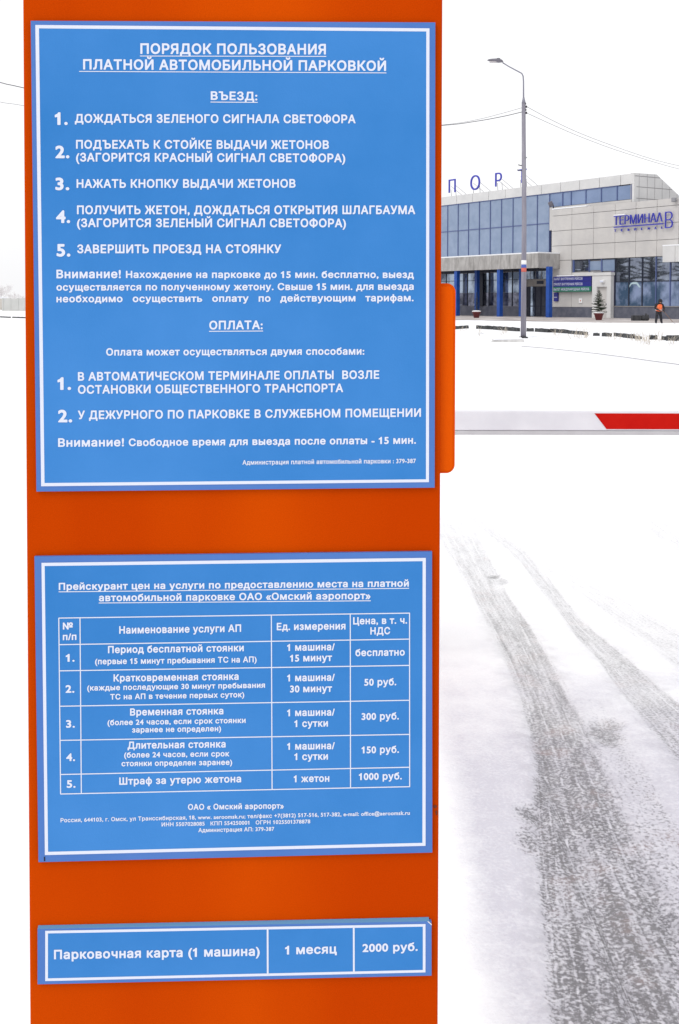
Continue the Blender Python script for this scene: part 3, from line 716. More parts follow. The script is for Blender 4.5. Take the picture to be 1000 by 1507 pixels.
# snow bank lumps along the kerb, dry stalks poking through
def lumps():
    vv, ff = [], []
    ic = bmesh.new(); bmesh.ops.create_icosphere(ic, subdivisions=2, radius=1); base = [v.co.copy() for v in ic.verts]; bf = [tuple(v.index for v in f.verts) for f in ic.faces]; ic.free()
    for i in range(120):
        px = random.uniform(672, 1030); py = 484 + (px - 690) * .052 + random.choice((random.uniform(-5, -3), random.uniform(5, 10))); g = gnd(px, py)
        r = random.uniform(.15, .55); h_ = random.uniform(.03, .09); k = len(vv); ph = random.uniform(0, 6)
        for c in base: vv.append((g.x + c.x * r * (1 + .25 * math.sin(c.y * 4 + ph)), g.y + c.y * r * .8, g.z + c.z * h_ * (1 + .3 * math.sin(c.x * 3 + ph))))
        ff += [tuple(q + k for q in f) for f in bf]
    o = link('snow_clods', mesh('snow_clods', vv, ff, M['snowcap'], True)); tag(o, 'low broken snow clods heaped along the dark kerb in front of the terminal', 'snow', kind='stuff')
lumps()
def stalks():
    vv, ff = [], []
    for cx_s, cy_s, n_, sp in ((948, 505, 40, 10), (935, 503, 20, 8), (862, 497, 22, 7), (848, 498, 16, 8), (743, 492, 12, 6), (705, 491, 8, 6), (680, 489, 8, 6), (905, 500, 14, 10), (972, 501, 14, 8), (820, 495, 12, 12), (990, 508, 10, 8)):
        for _ in range(n_):
            g = gnd(cx_s + random.gauss(0, sp * .6), cy_s + random.gauss(0, 1.5)); hh = random.uniform(.12, .5); dx = random.gauss(0, .12); dy = random.gauss(0, .1)
            tube_data([(g.x, g.y, 0), (g.x + dx * .4, g.y + dy * .4, hh * .6), (g.x + dx, g.y + dy, hh)], [.007, .006, .004], 3, vv, ff)
    o = link('dry_stalks', mesh('dry_stalks', vv, ff, M['straw'])); tag(o, 'sparse dry grass stalks sticking out of the snow by the kerb', 'dry grass', kind='stuff')
stalks()
# snow-covered slab by the lamp foot, and the lamp foot itself
g = gnd(746, 503); sl = empty('concrete_slab', g, R(4)); tag(sl, 'low snow-topped concrete slab lying left of the lamp pole foot', 'slab')
v = [(-.66, -.3, 0), (.62, -.3, 0), (.62, .9, 0), (-.4, .9, 0), (-.62, -.26, .07), (.6, -.26, .10), (.6, .86, .10), (-.36, .86, .09)]
link('slab', mesh('slab', v, BOXF, worn('grey_concrete', (.40, .39, .39), (.62, .61, .60), 3, rough=.9)), sl)
v = [(x * .97, y * .96, z + (.001 if i < 4 else .075)) for i, (x, y, z) in enumerate(((-.6, -.24, .07), (.58, -.24, .10), (.58, .84, .10), (-.36, .84, .09), (-.55, -.2, .07), (.56, -.2, .10), (.5, .8, .10), (-.3, .8, .09)))]
me_ = mesh('snow_top', v, BOXF, M['snowcap']); bevel(me_, .02, 2); link('snow_top', me_, sl)
# a taut grey cable lying over the snow
tube_pts = [gnd(x, y, .03) for x, y in ((768, 509.5), (800, 512), (840, 516), (880, 520.5), (920, 525.6), (960, 531.2), (1000, 536.4), (1060, 545))]
tag(tube('ground_cable', tube_pts, .011, mat('grey_cable', (.33, .33, .36), .7), n=6), 'thin grey cable stretched across the snow field below the kerb', 'cable')

def planter(px, py, s, label):
    t = empty('planter', gnd(px, py)); tag(t, label, 'planter', 'maroon pots before the terminal')
    lathe('pot', [(.20 * s, 0), (.26 * s, .06 * s), (.38 * s, .50 * s), (.43 * s, .54 * s), (.43 * s, .62 * s), (.38 * s, .62 * s), (.36 * s, .55 * s)], M['pot'], t)
    lathe('snow_top', [(.44 * s, .625 * s), (.43 * s, .70 * s), (.30 * s, .74 * s), (.1 * s, .76 * s)], M['snowcap'], t, 20)
    return t
def fir(px, py, z0, h_, rad, n_, label, m=M['needle']):
    g = gnd(px, py); t = empty('fir_tree', (g.x, g.y, z0)); tag(t, label, 'fir tree')
    tube('trunk', [(0, 0, 0), (0, .01, h_ * .5), (0.01, 0, h_ * .97)], [.04 * h_ / 2, .03 * h_ / 2, .005], M['bark'], t)
    vv, ff = [], []; ga = 2.39996
    for i in range(n_):
        u = (i + .5) / n_; z = h_ * (.04 + .95 * u); L_ = rad * (1 - u) ** .8 * random.uniform(.72, 1.22) + .04; a = i * ga + random.gauss(0, .2)
        lift = random.uniform(-.12, .30); d = Vector((math.cos(a), math.sin(a), lift)); sd_ = Vector((-math.sin(a), math.cos(a), 0))
        k = 5
        for j in range(k):                    # sprigs along a bough
            f0 = (j + .6) / k; c = Vector((0, 0, z)) + d * (L_ * f0)
            for s__ in (-1, 1):
                tip = c + (d * .55 + sd_ * s__ * .75 + Vector((0, 0, random.uniform(-.25, .2)))) * (L_ * .34 + .03)
                q = len(vv); wv = Vector((0, 0, 1)).cross(tip - c).normalized() * (.022 + L_ * .05); up_ = Vector((0, 0, .02 + L_ * .03))
                vv += [c - wv, c + wv, tip, c + up_, c - up_]; ff += [(q, q + 1, q + 2), (q + 3, q + 4, q + 2)]
        q = len(vv); e = Vector((0, 0, z)) + d * L_; wv = sd_ * .02; vv += [Vector((0, 0, z)) - wv, Vector((0, 0, z)) + wv, e]; ff.append((q, q + 1, q + 2))
    link('crown', mesh('crown', vv, ff, m), t); return t
planter(881.5, 471.6, 1.0, 'maroon pot holding the small green fir beside the vestibule door')
fir(881.5, 471.6, .66, 1.95, .62, 70, 'small green fir growing in a pot beside the vestibule door')
planter(701.5, 468.2, 1.0, 'maroon pot with a snowy rim standing between the blue porch columns')
fir(701.8, 468.2, .66, 1.9, .20, 46, 'slender dark potted fir in front of the porch glass')
# dark firs standing on the forecourt, mirrored by the terminal glass
ip = 0
for x, y, h_ in ((-9.5, 112, 12), (-7.5, 116.5, 14), (-10, 121, 13), (-4.5, 119, 9), (-13, 117, 14), (-12, 108, 11)):
    labs = ['tall dark fir on the forecourt behind the orange column, front of the clump', 'tallest dark fir in the middle of the forecourt clump', 'dark fir at the back of the forecourt clump', 'lowest dark fir of the forecourt clump, nearest the terminal', 'tall dark fir at the left edge of the forecourt clump', 'dark fir standing apart at the near left of the forecourt clump']
    g = fir(500, 480, 0, h_, h_ * .24, 150, labs[ip]); g.location = (x, y, 0); g['group'] = 'forecourt firs'; ip += 1

# bags left on the paving
t = empty('rubbish_bags', gnd(941, 472.4)); tag(t, 'black sacks and a flat crate lying on the paving left of the worker', 'bags')
b1 = box('crate', -.62, .10, -.3, .3, 0, .48, M['bag'], t, .05)
me_ = bpy.data.meshes.new('sack'); bb = bmesh.new(); bmesh.ops.create_icosphere(bb, subdivisions=3, radius=1)
for v in bb.verts: q = 1 + .15 * math.sin(v.co.x * 5 + v.co.z * 4) + .08 * math.sin(v.co.y * 9); v.co = Vector((v.co.x * .36 * q, v.co.y * .26, max(0, v.co.z * .24 + .22) * q))
bb.to_mesh(me_); bb.free(); me_.materials.append(M['bag']); sk = link('sack', me_, t); sk.location = (.42, .05, 0)
sk2 = link('sack', me_, t); sk2.location = (.62, -.05, 0); sk2.scale = (.6, .9, 1.3)

# the worker
def skin_body(name, joints, edges, m, parent, sub=2):
    me = bpy.data.meshes.new(name); me.from_pydata([j[0] for j in joints], edges, []); o = link(name, me, parent)
    o.modifiers.new('skin', 'SKIN').use_smooth_shade = True
    for sv, j in zip(me.skin_vertices[0].data, joints): sv.radius = (j[1], j[2] if len(j) > 2 else j[1])
    me.skin_vertices[0].data[0].use_root = True
    s = o.modifiers.new('sub', 'SUBSURF'); s.levels = s.render_levels = sub
    dg = bpy.context.evaluated_depsgraph_get(); me2 = bpy.data.meshes.new_from_object(o.evaluated_get(dg)); o.modifiers.clear(); o.data = me2; me2.materials.clear(); me2.materials.append(m)
    me2.polygons.foreach_set('use_smooth', [True] * len(me2.polygons)); return o
wk = empty('person', gnd(969.5, 476.4), R(12)); tag(wk, 'worker in a black jacket and trousers with an orange vest, bent over a shovel', 'person')
J = [((0, 0, .92), .17, .13), ((0, .0, 1.12), .16, .12), ((0, -.06, 1.34), .19, .13), ((0, -.10, 1.48), .09, .09), ((0, -.16, 1.58), .07),  # pelvis .. neck
     ((-.11, 0, .82), .13), ((-.17, -.03, .46), .11), ((-.22, 0, .10), .085), ((-.23, -.13, .05), .06),
     ((.11, 0, .82), .13), ((.18, -.02, .46), .11), ((.24, .02, .10), .085), ((.25, -.11, .05), .06),
     ((-.25, -.08, 1.38), .10), ((-.36, -.12, 1.12), .08), ((-.16, -.38, .98), .055),
     ((.25, -.08, 1.38), .10), ((.36, -.14, 1.10), .08), ((.18, -.40, .90), .055)]
E_ = [(0, 1), (1, 2), (2, 3), (3, 4), (0, 5), (5, 6), (6, 7), (7, 8), (0, 9), (9, 10), (10, 11), (11, 12), (2, 13), (13, 14), (14, 15), (2, 16), (16, 17), (17, 18)]
skin_body('body', J, E_, M['cloth'], wk)
skin_body('vest', [((0, 0, .86), .26, .22), ((0, -.01, 1.08), .25, .21), ((0, -.07, 1.32), .27, .22), ((0, -.12, 1.46), .15, .15)], [(0, 1), (1, 2), (2, 3)], M['vest'], wk)
for x, y, z, k in ((-.16, -.40, .97, -1), (.18, -.42, .89, 1)):
    hd = skin_body('glove', [((x, y + .02, z), .042), ((x + .01, y - .05, z - .02), .045)] + [((x + .01 + (i - 1.5) * .024, y - .11, z - .035 - .006 * i), .012) for i in range(4)] + [((x - k * .055, y - .06, z), .013)], [(0, 1), (1, 2), (1, 3), (1, 4), (1, 5), (1, 6)], M['cloth'], wk, 1)
hm = bpy.data.meshes.new('head'); bb = bmesh.new(); bmesh.ops.create_icosphere(bb, subdivisions=3, radius=1)
for v in bb.verts:
    c = v.co; c.x *= .080; c.y *= .10; c.z *= .125
    if c.y < -.085 and abs(c.x) < .02 and -.03 < c.z < .03: c.y -= .022           # nose
    if c.y < -.07 and .025 < abs(c.x) < .045 and .015 < c.z < .05: c.y += .012    # eye sockets
    if c.z < -.06: c.x *= .85; c.y *= .92
bb.to_mesh(hm); bb.free(); hm.materials.append(M['skin']); hd = link('head', hm, wk); hd.location = (0, -.24, 1.60); hd.rotation_euler = (R(48), 0, R(-8))
hb = bpy.data.meshes.new('hood'); bb = bmesh.new(); bmesh.ops.create_icosphere(bb, subdivisions=3, radius=1)
for v in bb.verts: v.co = Vector((v.co.x * .15, v.co.y * .16 + .03, v.co.z * .17 + .02))
bmesh.ops.delete(bb, geom=[v for v in bb.verts if v.co.y < -.09 and v.co.z < .06], context='VERTS')
bb.to_mesh(hb); bb.free(); hb.materials.append(M['cloth']); o = link('hood', hb, wk); o.location = (0, -.24, 1.60); o.rotation_euler = (R(48), 0, R(-8))
for z in (1.0, 1.18):
    lathe('vest_stripe', [(.262, z - .02), (.262, z + .02)], M['reflect'], wk, 20).scale = (1, .86, 1)
sh = empty('snow_shovel', wk.location); sh.rotation_euler = (0, 0, R(12)); tag(sh, 'long-handled shovel held by the worker, blade on the paving', 'shovel')
tube('handle', [(-.20, -.44, 1.02), (.18, -.50, .85), (.78, -.66, .12)], .018, M['wood'], sh, 6)
me_ = mesh('blade', [(.70, -.78, .09), (.86, -.52, .09), (1.02, -.60, .02), (.86, -.86, .02), (.70, -.78, .13), (.86, -.52, .13), (1.02, -.60, .04), (.86, -.86, .04)], BOXF, M['steel']); link('blade', fix(me_), sh)

# ================================================================== LEFT EDGE: fence, shed, trees coloured pale for haze
g0, g1 = gnd(4.5, 457.5), gnd(36, 457.3); fn = empty('concrete_fence', g0); tag(fn, 'pale grey concrete panel fence beyond the snow at the left edge', 'fence')
n_ = 14; pw = (g1.x - g0.x) / 2.0 
hF = F_PX and (18.6 / F_PX) * g0.y
for i in range(n_):
    box('fence_panel', i * pw + .05, (i + 1) * pw - .05, -.08, .08, .0, hF - .05 * (i % 2), M['fence'], fn)
for i in range(n_ + 1): box('fence_post', i * pw - .11, i * pw + .11, -.14, .14, 0, hF + .03, M['fence'], fn)
p = gnd(-36, 456); sh_ = empty('low_shed', p); tag(sh_, 'low beige shed left of the concrete fence', 'shed'); q = gnd(3.2, 456)
box('wall', 0, q.x - p.x, 0, 4, 0, 2.1, M['shed'], sh_); box('roof', -.3, q.x - p.x + .1, -.4, 4.3, 2.102, 2.4, M['snowcap'], sh_); box('door', 1, 2, -.05, .0, 0, 1.9, M['fence'], sh_)
def bare_tree(px, Y, h_, seed, label):
    rr = random.Random(seed); p = at_depth(px, 445, Y); t = empty('bare_tree', (p.x, p.y, 0)); tag(t, label, 'tree', 'haze-pale bare trees beyond the fence')
    vv, ff = [], []; tv, tf = tube_data([(0, 0, 0), (.1, 0, h_ * .3), (0, .1, h_ * .55)], [h_ * .022, h_ * .016, h_ * .01], 6)
    link('trunk', mesh('trunk', tv, tf, M['hazed'], True), t)
    def grow(p, d, l, r, lv):
        e = p + d * l; mid = p + d * (l * .5) + Vector((rr.gauss(0, .05), rr.gauss(0, .05), 0)) * l
        tube_data([p, mid, e], [r, r * .8, r * .5], 4 if lv < 2 else 3, vv, ff)
        if lv >= 4: return
        for _ in range(4 if lv < 3 else 4):
            nd = (d + Vector((rr.gauss(0, .55), rr.gauss(0, .55), rr.gauss(.12, .3)))).normalized()
            grow(p + d * (l * rr.uniform(.4, 1)), nd, l * rr.uniform(.5, .75), r * .55, lv + 1)
    for k in range(5):
        a = k * 1.257 + rr.random(); grow(Vector((0, 0, h_ * rr.uniform(.25, .5))), Vector((math.cos(a) * .6, math.sin(a) * .6, 1)).normalized(), h_ * .26, h_ * .011, 0)
    link('crown', mesh('crown', vv, ff, M['hazed']), t)
bare_tree(1, 228, 5.6, 1, 'haze-pale bare tree at the far left edge of the picture')
bare_tree(9, 232, 5.4, 2, 'haze-pale bare tree rising over the left end of the concrete fence')
bare_tree(19, 226, 4.0, 3, 'low haze-pale bare tree behind the middle of the concrete fence')
bare_tree(31, 236, 3.8, 4, 'lowest haze-pale bare tree behind the fence beside the orange column')
bare_tree(-14, 225, 6, 5, 'haze-pale bare tree behind the low shed')

# ================================================================== STREET LAMP AND WIRES
lb = gnd(770.6, 497.6); LY = lb.y
lp = empty('street_lamp', lb); tag(lp, 'tall grey street lamp with a curved arm rising before the terminal glass', 'street lamp')
zz = lambda py: at_depth(770, py, LY).z
xx = lambda px, py: at_depth(px, py, LY).x - lb.x
v, f = [], []
zp = zz(150)
tube('pole', [(0, 0, 0), (0, 0, zp * .5), (xx(770.9, 150), 0, zp)], [.118, .100, .082], M['pole'], lp, 12)
box('footing', -.16, .16, -.2, .2, -.02, .06, M['kerb'], lp)
wedge = mesh('footing', [(-.2, -.2, 0), (.16, -.2, 0), (.16, .1, 0), (-.2, .1, 0), (-.14, -.16, .05), (.14, -.18, .13), (.14, .1, .13), (-.14, .1, .05)], BOXF, M['kerb'])
arm = [(770.9, 152), (770.8, 120), (770.2, 112), (768.2, 108), (765, 106.3), (755, 101), (748, 97.2), (740, 92.2)]
tube('collar', [(xx(771, 152), 0, zz(152)), (xx(771, 147), 0, zz(147)), (xx(770.9, 143), 0, zz(143))], [.09, .06, .035], M['arm'], lp, 10)
tube('arm', [(xx(*p), 0, zz(p[1])) for p in arm], [.035, .03, .03, .028, .028, .026, .026, .026], M['arm'], lp, 8)
# lamp head: a long flattened shell with a clear bowl below
prof = [(717.5, 88.4, .04), (719.5, 87.3, .10), (724, 86.6, .15), (730, 86.2, .17), (735, 86.6, .17), (739.2, 88.2, .13), (740.8, 91, .08)]
low = [(717.5, 89.0), (720, 89.8), (724, 91.0), (730, 92.0), (735, 92.3), (739.2, 91.8), (740.8, 91.6)]
vv, ff = [], []
for (px, py, hw), (_, pl_) in zip(prof, low):
    x = xx(px, py); a, b_ = zz(py), zz(pl_); c = (a + b_) / 2; h2 = (a - b_) / 2
    for j in range(12): q = 2 * math.pi * j / 12; vv.append((x, hw * math.cos(q), c + h2 * math.sin(q)))
for i in range(len(prof) - 1):
    for j in range(12): ff.append((i * 12 + j, i * 12 + (j + 1) % 12, (i + 1) * 12 + (j + 1) % 12, (i + 1) * 12 + j))
ff += [tuple(range(12)), tuple((len(prof) - 1) * 12 + j for j in range(12))[::-1]]
hd = link('lamp_head', fix(mesh('lamp_head', vv, ff, M['lamphead'], True)), lp)
bw = box('bowl', xx(721, 91), xx(731, 91), -.11, .11, zz(92.0), zz(90.4), mat('milky_bowl', (.45, .42, .43), .3), hd, .02)
box('snow_top', xx(731.5, 86), xx(736.5, 86), -.09, .09, zz(86.3), zz(85.3), M['snowcap'], lp, .02)
for px, py in ((773.4, 152.5), (774.8, 157), (773.8, 161.5), (774.8, 166)):
    o = lathe('insulator', [(.02, -.05), (.05, -.035), (.028, -.01), (.05, .015), (.018, .05)], M['ins'], lp, 10); o.location = (xx(px, py), 0, zz(py))
    tube('bracket', [(xx(771, py), 0, zz(py)), (xx(px, py), 0, zz(py + .6))], .012, M['ins'], lp, 6)
for px, py, l in ((766.4, 243.5, -.12), (766, 251, -.16)):
    tube('bracket', [(0, 0, zz(py)), (xx(px, py), 0, zz(py)), (xx(px, py) + l * .8, 0, zz(py - 1))], .022, M['ins'], lp, 6)
tube('band', [(0, 0, zz(232.4)), (0, 0, zz(231.4))], .107, M['steel'], lp, 12)
for y0, y1, m_, nm in ((383, 389.3, M['white'], 'white'), (389.3, 394.2, M['flagblue'], 'blue'), (394.2, 400.2, M['flagred'], 'red')):
    o = tube('paint_band', [(0, 0, zz(y1)), (0, 0, zz(y0))], .1095, m_, lp, 16); o['label'] = nm + ' painted band of the tricolour on the pole'
def wire(pts, r, label, n_=40, grp='overhead wires on the lamp pole'):
    P = [at_depth(*p) for p in pts]; t = np.linspace(0, 1, len(P)); 
    # smooth curve through the points
    out_ = []
    for i in range(len(P) - 1):
        a, b_, c, d = P[max(i - 1, 0)], P[i], P[i + 1], P[min(i + 2, len(P) - 1)]
        for k in range(8):
            u = k / 8; out_.append(.5 * (2 * b_ + (c - a) * u + (2 * a - 5 * b_ + 4 * c - d) * u * u + (3 * b_ - a - 3 * c + d) * u ** 3))
    out_.append(P[-1]); tag(tube('overhead_wire', out_, r, M['wire'], n=5), label, 'wire', grp)
wire([(774.8, 156.6, LY), (820, 180.5, 50.5), (870, 202.5, 54), (950, 231, 60), (1000, 244, 64), (1080, 260, 71), (1200, 274, 83)], .010, 'upper thin wire running right from the lamp pole')
wire([(774.8, 166, LY), (820, 186.5, 50.5), (863, 204.6, 54), (921, 225.4, 58.5), (1000, 248.8, 64.5), (1080, 266, 72), (1200, 280, 84)], .010, 'lower thin wire running right from the lamp pole')
wire([(770, 158, LY), (740, 166.6, 48.5), (700, 176.5, 50), (650, 184, 52), (520, 196, 57), (340, 194, 58), (160, 178, 55), (34, 155.3, 50), (0, 150, 49), (-80, 132, 46)], .009, 'upper thin wire running left from the lamp pole behind the orange column')
wire([(770, 164.4, LY), (740, 171.4, 48), (700, 178.6, 49), (650, 184.6, 50.5), (520, 192, 54), (340, 183, 53), (160, 158, 48), (34, 129, 41), (0, 121, 39), (-80, 96, 35)], .017, 'lower thicker wire running left from the lamp pole behind the orange column')

# ================================================================== BARRIER
BY_ = 1650 * (1.5 - 1.05) / (622.5 - 445)
bz = lambda py: at_depth(800, py, BY_).z
bx = lambda px, py=620: at_depth(px, py, BY_).x
xb0, xb1 = bx(470), bx(500) + 3.6; zt_, zb_, zl_ = bz(605.5), bz(640.3), bz(634)
bar = empty('barrier_boom', (bx(500), BY_, 0)); tag(bar, 'white barrier boom with a red slanted stripe, lying level across the driveway', 'barrier boom'); ox = bx(500)
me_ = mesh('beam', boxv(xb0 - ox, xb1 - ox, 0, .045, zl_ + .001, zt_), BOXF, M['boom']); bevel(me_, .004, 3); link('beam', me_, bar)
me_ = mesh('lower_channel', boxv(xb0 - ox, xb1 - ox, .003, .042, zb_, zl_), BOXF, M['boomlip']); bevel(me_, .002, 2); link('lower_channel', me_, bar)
s0, s1 = bz(608.2), bz(631.3)
a0 = bx(875) - ox; dxs = bx(893) - bx(875); ln = .50
for i in range(3):
    q = a0 + i * 1.0
    if q + ln > xb1 - ox: break
    prism('red_stripe', [(q, s0), (q + ln, s0), (q + ln + dxs, s1), (q + dxs, s1)], -.0015, .0, M['red'], bar)
cb = empty('barrier_cabinet', (bx(430), BY_ + .1, 0)); tag(cb, 'orange barrier drive cabinet standing behind the column and carrying the boom', 'barrier cabinet')
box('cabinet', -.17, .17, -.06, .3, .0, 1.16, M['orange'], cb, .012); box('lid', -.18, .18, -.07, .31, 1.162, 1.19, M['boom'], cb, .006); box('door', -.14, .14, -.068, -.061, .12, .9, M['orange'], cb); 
tube('shaft', [(.08, -.12, 1.05), (.08, -.06, 1.05)], .03, M['steel'], cb, 12)

# ================================================================== THE ORANGE COLUMN AND ITS SIGNS
YAW = R(2.15); DC = 1.08
cc = at_depth(344, 750, DC); cl = Vector((cc.x, cc.y, 0))
K = Frame(cl, YAW)
col_ = empty('parking_column', cl, YAW); tag(col_, 'tall orange metal ticket column carrying three blue notices', 'ticket column')
uL = K.xz(39.0, 753)[0]; uR = K.xz(648.3, 753)[0]
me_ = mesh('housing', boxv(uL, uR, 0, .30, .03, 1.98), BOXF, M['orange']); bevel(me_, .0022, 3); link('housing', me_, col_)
box('base_plate', uL - .03, uR + .03, -.03, .33, 0, .03, M['steel'], col_, .004)
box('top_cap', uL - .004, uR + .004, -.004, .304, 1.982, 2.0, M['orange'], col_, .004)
# side housing with rounded corners
za, zb2 = K.z(661, 417, .008), K.z(661, 697, .008); ur = K.x(671.4, .008)
def rrect(y0, y1, z0, z1, r, n=8):
    P = []
    for cy_, cz_, a0_ in ((y1 - r, z1 - r, 0), (y0 + r, z1 - r, 90), (y0 + r, z0 + r, 180), (y1 - r, z0 + r, 270)):
        for k in range(n + 1): q = R(a0_ + 90 * k / n); P.append((cy_ + r * math.cos(q), cz_ + r * math.sin(q)))
    return P
P_ = rrect(uR - .03, ur, zb2, za, .0085)
n = len(P_); v = [(a, .008, b_) for a, b_ in P_] + [(a, .26, b_) for a, b_ in P_]
me_ = mesh('side_housing', v, [tuple(range(n)), tuple(range(2 * n - 1, n - 1, -1))] + [(i, i + n, (i + 1) % n + n, (i + 1) % n) for i in range(n)], M['orange2']); fix(me_)
bb = bmesh.new(); bb.from_mesh(me_); bmesh.ops.bevel(bb, geom=[e for e in bb.edges if all(abs(v.co.y - .008) < 1e-6 for v in e.verts)], offset=.003, segments=3, affect='EDGES'); bb.to_mesh(me_); bb.free()
link('side_housing', me_, col_)
# scuffs on the right edge
def scuff(pts):
    vv = [K.xz(x, y, -.0004) for x, y in pts]; link('scuff', mesh('scuff', [(a, -.0004, b_) for a, b_ in vv], [tuple(range(len(vv)))], M['dirt']), col_)
scuff([(637.5, 1186), (641, 1184.5), (644, 1186), (642.6, 1189), (639, 1189.5)]); scuff([(641, 1194), (644, 1192), (644.3, 1199), (642, 1200)])

PL = .004                                              # sheet thickness
class Sign:
    def __init__(s, quad, border, name, label, bw=4.9):
        s.y = -PL; c = [K.xz(x, y, -PL) for x, y in quad]      # TL TR BR BL
        s.cx = sum(p[0] for p in c) / 4; s.cz = sum(p[1] for p in c) / 4
        s.t = empty(name, K.M @ Vector((s.cx, 0, s.cz)) + cl, YAW); tag(s.t, label, 'notice')
        poly = [s.l(*q) for q in quad]; prism('panel', poly[::-1], -PL, -.0003, M['rim'], s.t)
        # printed field inside the white line, then the white line itself
        inn = border[4:]; o_ = border[:4]
        link('blue_field', mesh('blue_field', [(a, -PL - .0002, b_) for a, b_ in [s.l(*q) for q in inn]], [(3, 2, 1, 0)], M['blue']), s.t)
        v = [(a, -PL - .0003, b_) for a, b_ in [s.l(*q) for q in o_ + inn]]
        link('border_line', mesh('border_line', v, [(0, 4, 5, 1), (1, 5, 6, 2), (2, 6, 7, 3), (3, 7, 4, 0)], M['print']), s.t)
        for p in s.t.children:
            if p.name.startswith(('blue_field', 'border_line')) and p.data.polygons[0].normal.y > 0: p.data.flip_normals()
    def l(s, px, py): a, b_ = K.xz(px, py, s.y); return a - s.cx, b_ - s.cz
    def text(s, body, x0, y0, x1, y1, cap, justify=False, off=.033):
        a = s.l(x0, y0); b_ = s.l(x1, y1); u = s.l(x0, y0 - cap); yy = -PL - .0005
        text_mesh('text_line', body, (a[0], yy, a[1]), (b_[0], yy, b_[1]), (0, 0, u[1] - a[1]), (0, -1, 0), M['print'], s.t, off, justify)
    def rule(s, x0, y0, x1, y1, w_=1.2, name='underline'): s.rules([(x0, y0, x1, y1, w_)], name)
    def rules(s, rs, name):
        vv, ff = [], []
        for i, (x0, y0, x1, y1, w_) in enumerate(rs):
            dx, dy = x1 - x0, y1 - y0; l = math.hypot(dx, dy); nx_, ny_ = -dy / l * w_ / 2, dx / l * w_ / 2; k = len(vv); yy = -PL - .00045 - .00004 * (abs(dx) > abs(dy))
            for px, py in ((x0 + nx_, y0 + ny_), (x1 + nx_, y1 + ny_), (x1 - nx_, y1 - ny_), (x0 - nx_, y0 - ny_)): a, b_ = s.l(px, py); vv.append((a, yy, b_))
            ff.append((k, k + 1, k + 2, k + 3))
        o = link(name, mesh(name, vv, ff, M['print']), s.t)
        if o.data.polygons[0].normal.y > 0: o.data.flip_normals()

s1_ = Sign([(45.6, 30.6), (641, 33), (640, 717.6), (54, 723.4)],
           [(52.4, 36.8), (632.4, 41.8), (631.6, 709.5), (61, 715.6), (57.8, 41.8), (627.7, 46.4), (627.2, 705.3), (66, 710.8)],
           'rules_notice', 'large blue notice with white numbered parking rules, uppermost on the orange column')
T = s1_.text
T('ПОРЯДОК ПОЛЬЗОВАНИЯ', 207, 79.6, 480, 80.4, 15.8); s1_.rule(206.5, 82.6, 480.5, 83.2)
T('ПЛАТНОЙ АВТОМОБИЛЬНОЙ ПАРКОВКОЙ', 122.8, 102.5, 568.5, 104.6, 15.4); s1_.rule(117, 105.2, 569, 107.4)
T('ВЪЕЗД:', 310.6, 147.2, 379.2, 148.0, 12.8); s1_.rule(310.2, 150.3, 379.6, 150.8)
for nm, x, y, x2 in (('1.', 81.2, 184, 100.2), ('2.', 82, 233, 102.8), ('3.', 82, 280, 102.6), ('4.', 83, 328.3, 103.8), ('5.', 83.8, 377.6, 104.2), ('1.', 85.2, 573.8, 105.2), ('2.', 86, 621.5, 106.8)):
    T(nm, x, y, x2, y, 19.6, off=.038)
T('ДОЖДАТЬСЯ ЗЕЛЕНОГО СИГНАЛА СВЕТОФОРА', 110.6, 180.8, 523.6, 181.6, 13)
T('ПОДЪЕХАТЬ К СТОЙКЕ ВЫДАЧИ ЖЕТОНОВ', 112.4, 219, 484.4, 219.4, 13)
T('(ЗАГОРИТСЯ КРАСНЫЙ СИГНАЛ СВЕТОФОРА)', 112.4, 237.9, 508.5, 239, 13)
T('НАЖАТЬ КНОПКУ ВЫДАЧИ ЖЕТОНОВ', 113.2, 276.7, 435.3, 276.4, 13)
T('ПОЛУЧИТЬ ЖЕТОН, ДОЖДАТЬСЯ ОТКРЫТИЯ ШЛАГБАУМА', 113.8, 315.4, 611.4, 315.3, 13)
T('(ЗАГОРИТСЯ ЗЕЛЕНЫЙ СИГНАЛ СВЕТОФОРА)', 113.8, 334.4, 509.5, 334.6, 13)
T('ЗАВЕРШИТЬ ПРОЕЗД НА СТОЯНКУ', 114.2, 372.8, 414.2, 372.6, 13)
T('Внимание!', 83.6, 409.7, 178.4, 409.4, 12.8)
T('Нахождение на парковке до 15 мин. бесплатно, выезд', 185.8, 409.2, 609.4, 409.2, 10.6)
T('осуществляется по полученному жетону. Свыше 15 мин. для выезда', 83.6, 427.8, 609.2, 426.6, 10.6)
T('необходимо осуществить оплату по действующим тарифам.', 83.6, 445, 609, 443.4, 10.6, True)
T('ОПЛАТА:', 308.4, 485, 387, 484.5, 13); s1_.rule(308, 487.6, 387.6, 487.1)
T('Оплата может осуществляться двумя способами:', 156.7, 523.4, 536.5, 522, 11)
T('В АВТОМАТИЧЕСКОМ ТЕРМИНАЛЕ ОПЛАТЫ  ВОЗЛЕ', 115.2, 560.3, 558.5, 557.5, 12.8)
T('ОСТАНОВКИ ОБЩЕСТВЕННОГО ТРАНСПОРТА', 115.2, 579.5, 505.3, 577.1, 12.8)
T('У ДЕЖУРНОГО ПО ПАРКОВКЕ В СЛУЖЕБНОМ ПОМЕЩЕНИИ', 115.2, 617, 619.8, 613.4, 12.8)
T('Внимание!', 86, 657.6, 183, 656.8, 12.8)
T('Свободное время для выезда после оплаты - 15 мин.', 190, 656.5, 612.5, 653, 11.2)
T('Администрация платной автомобильной парковки : 379-387', 357.3, 683.8, 612.4, 681.4, 6.8, off=.026)

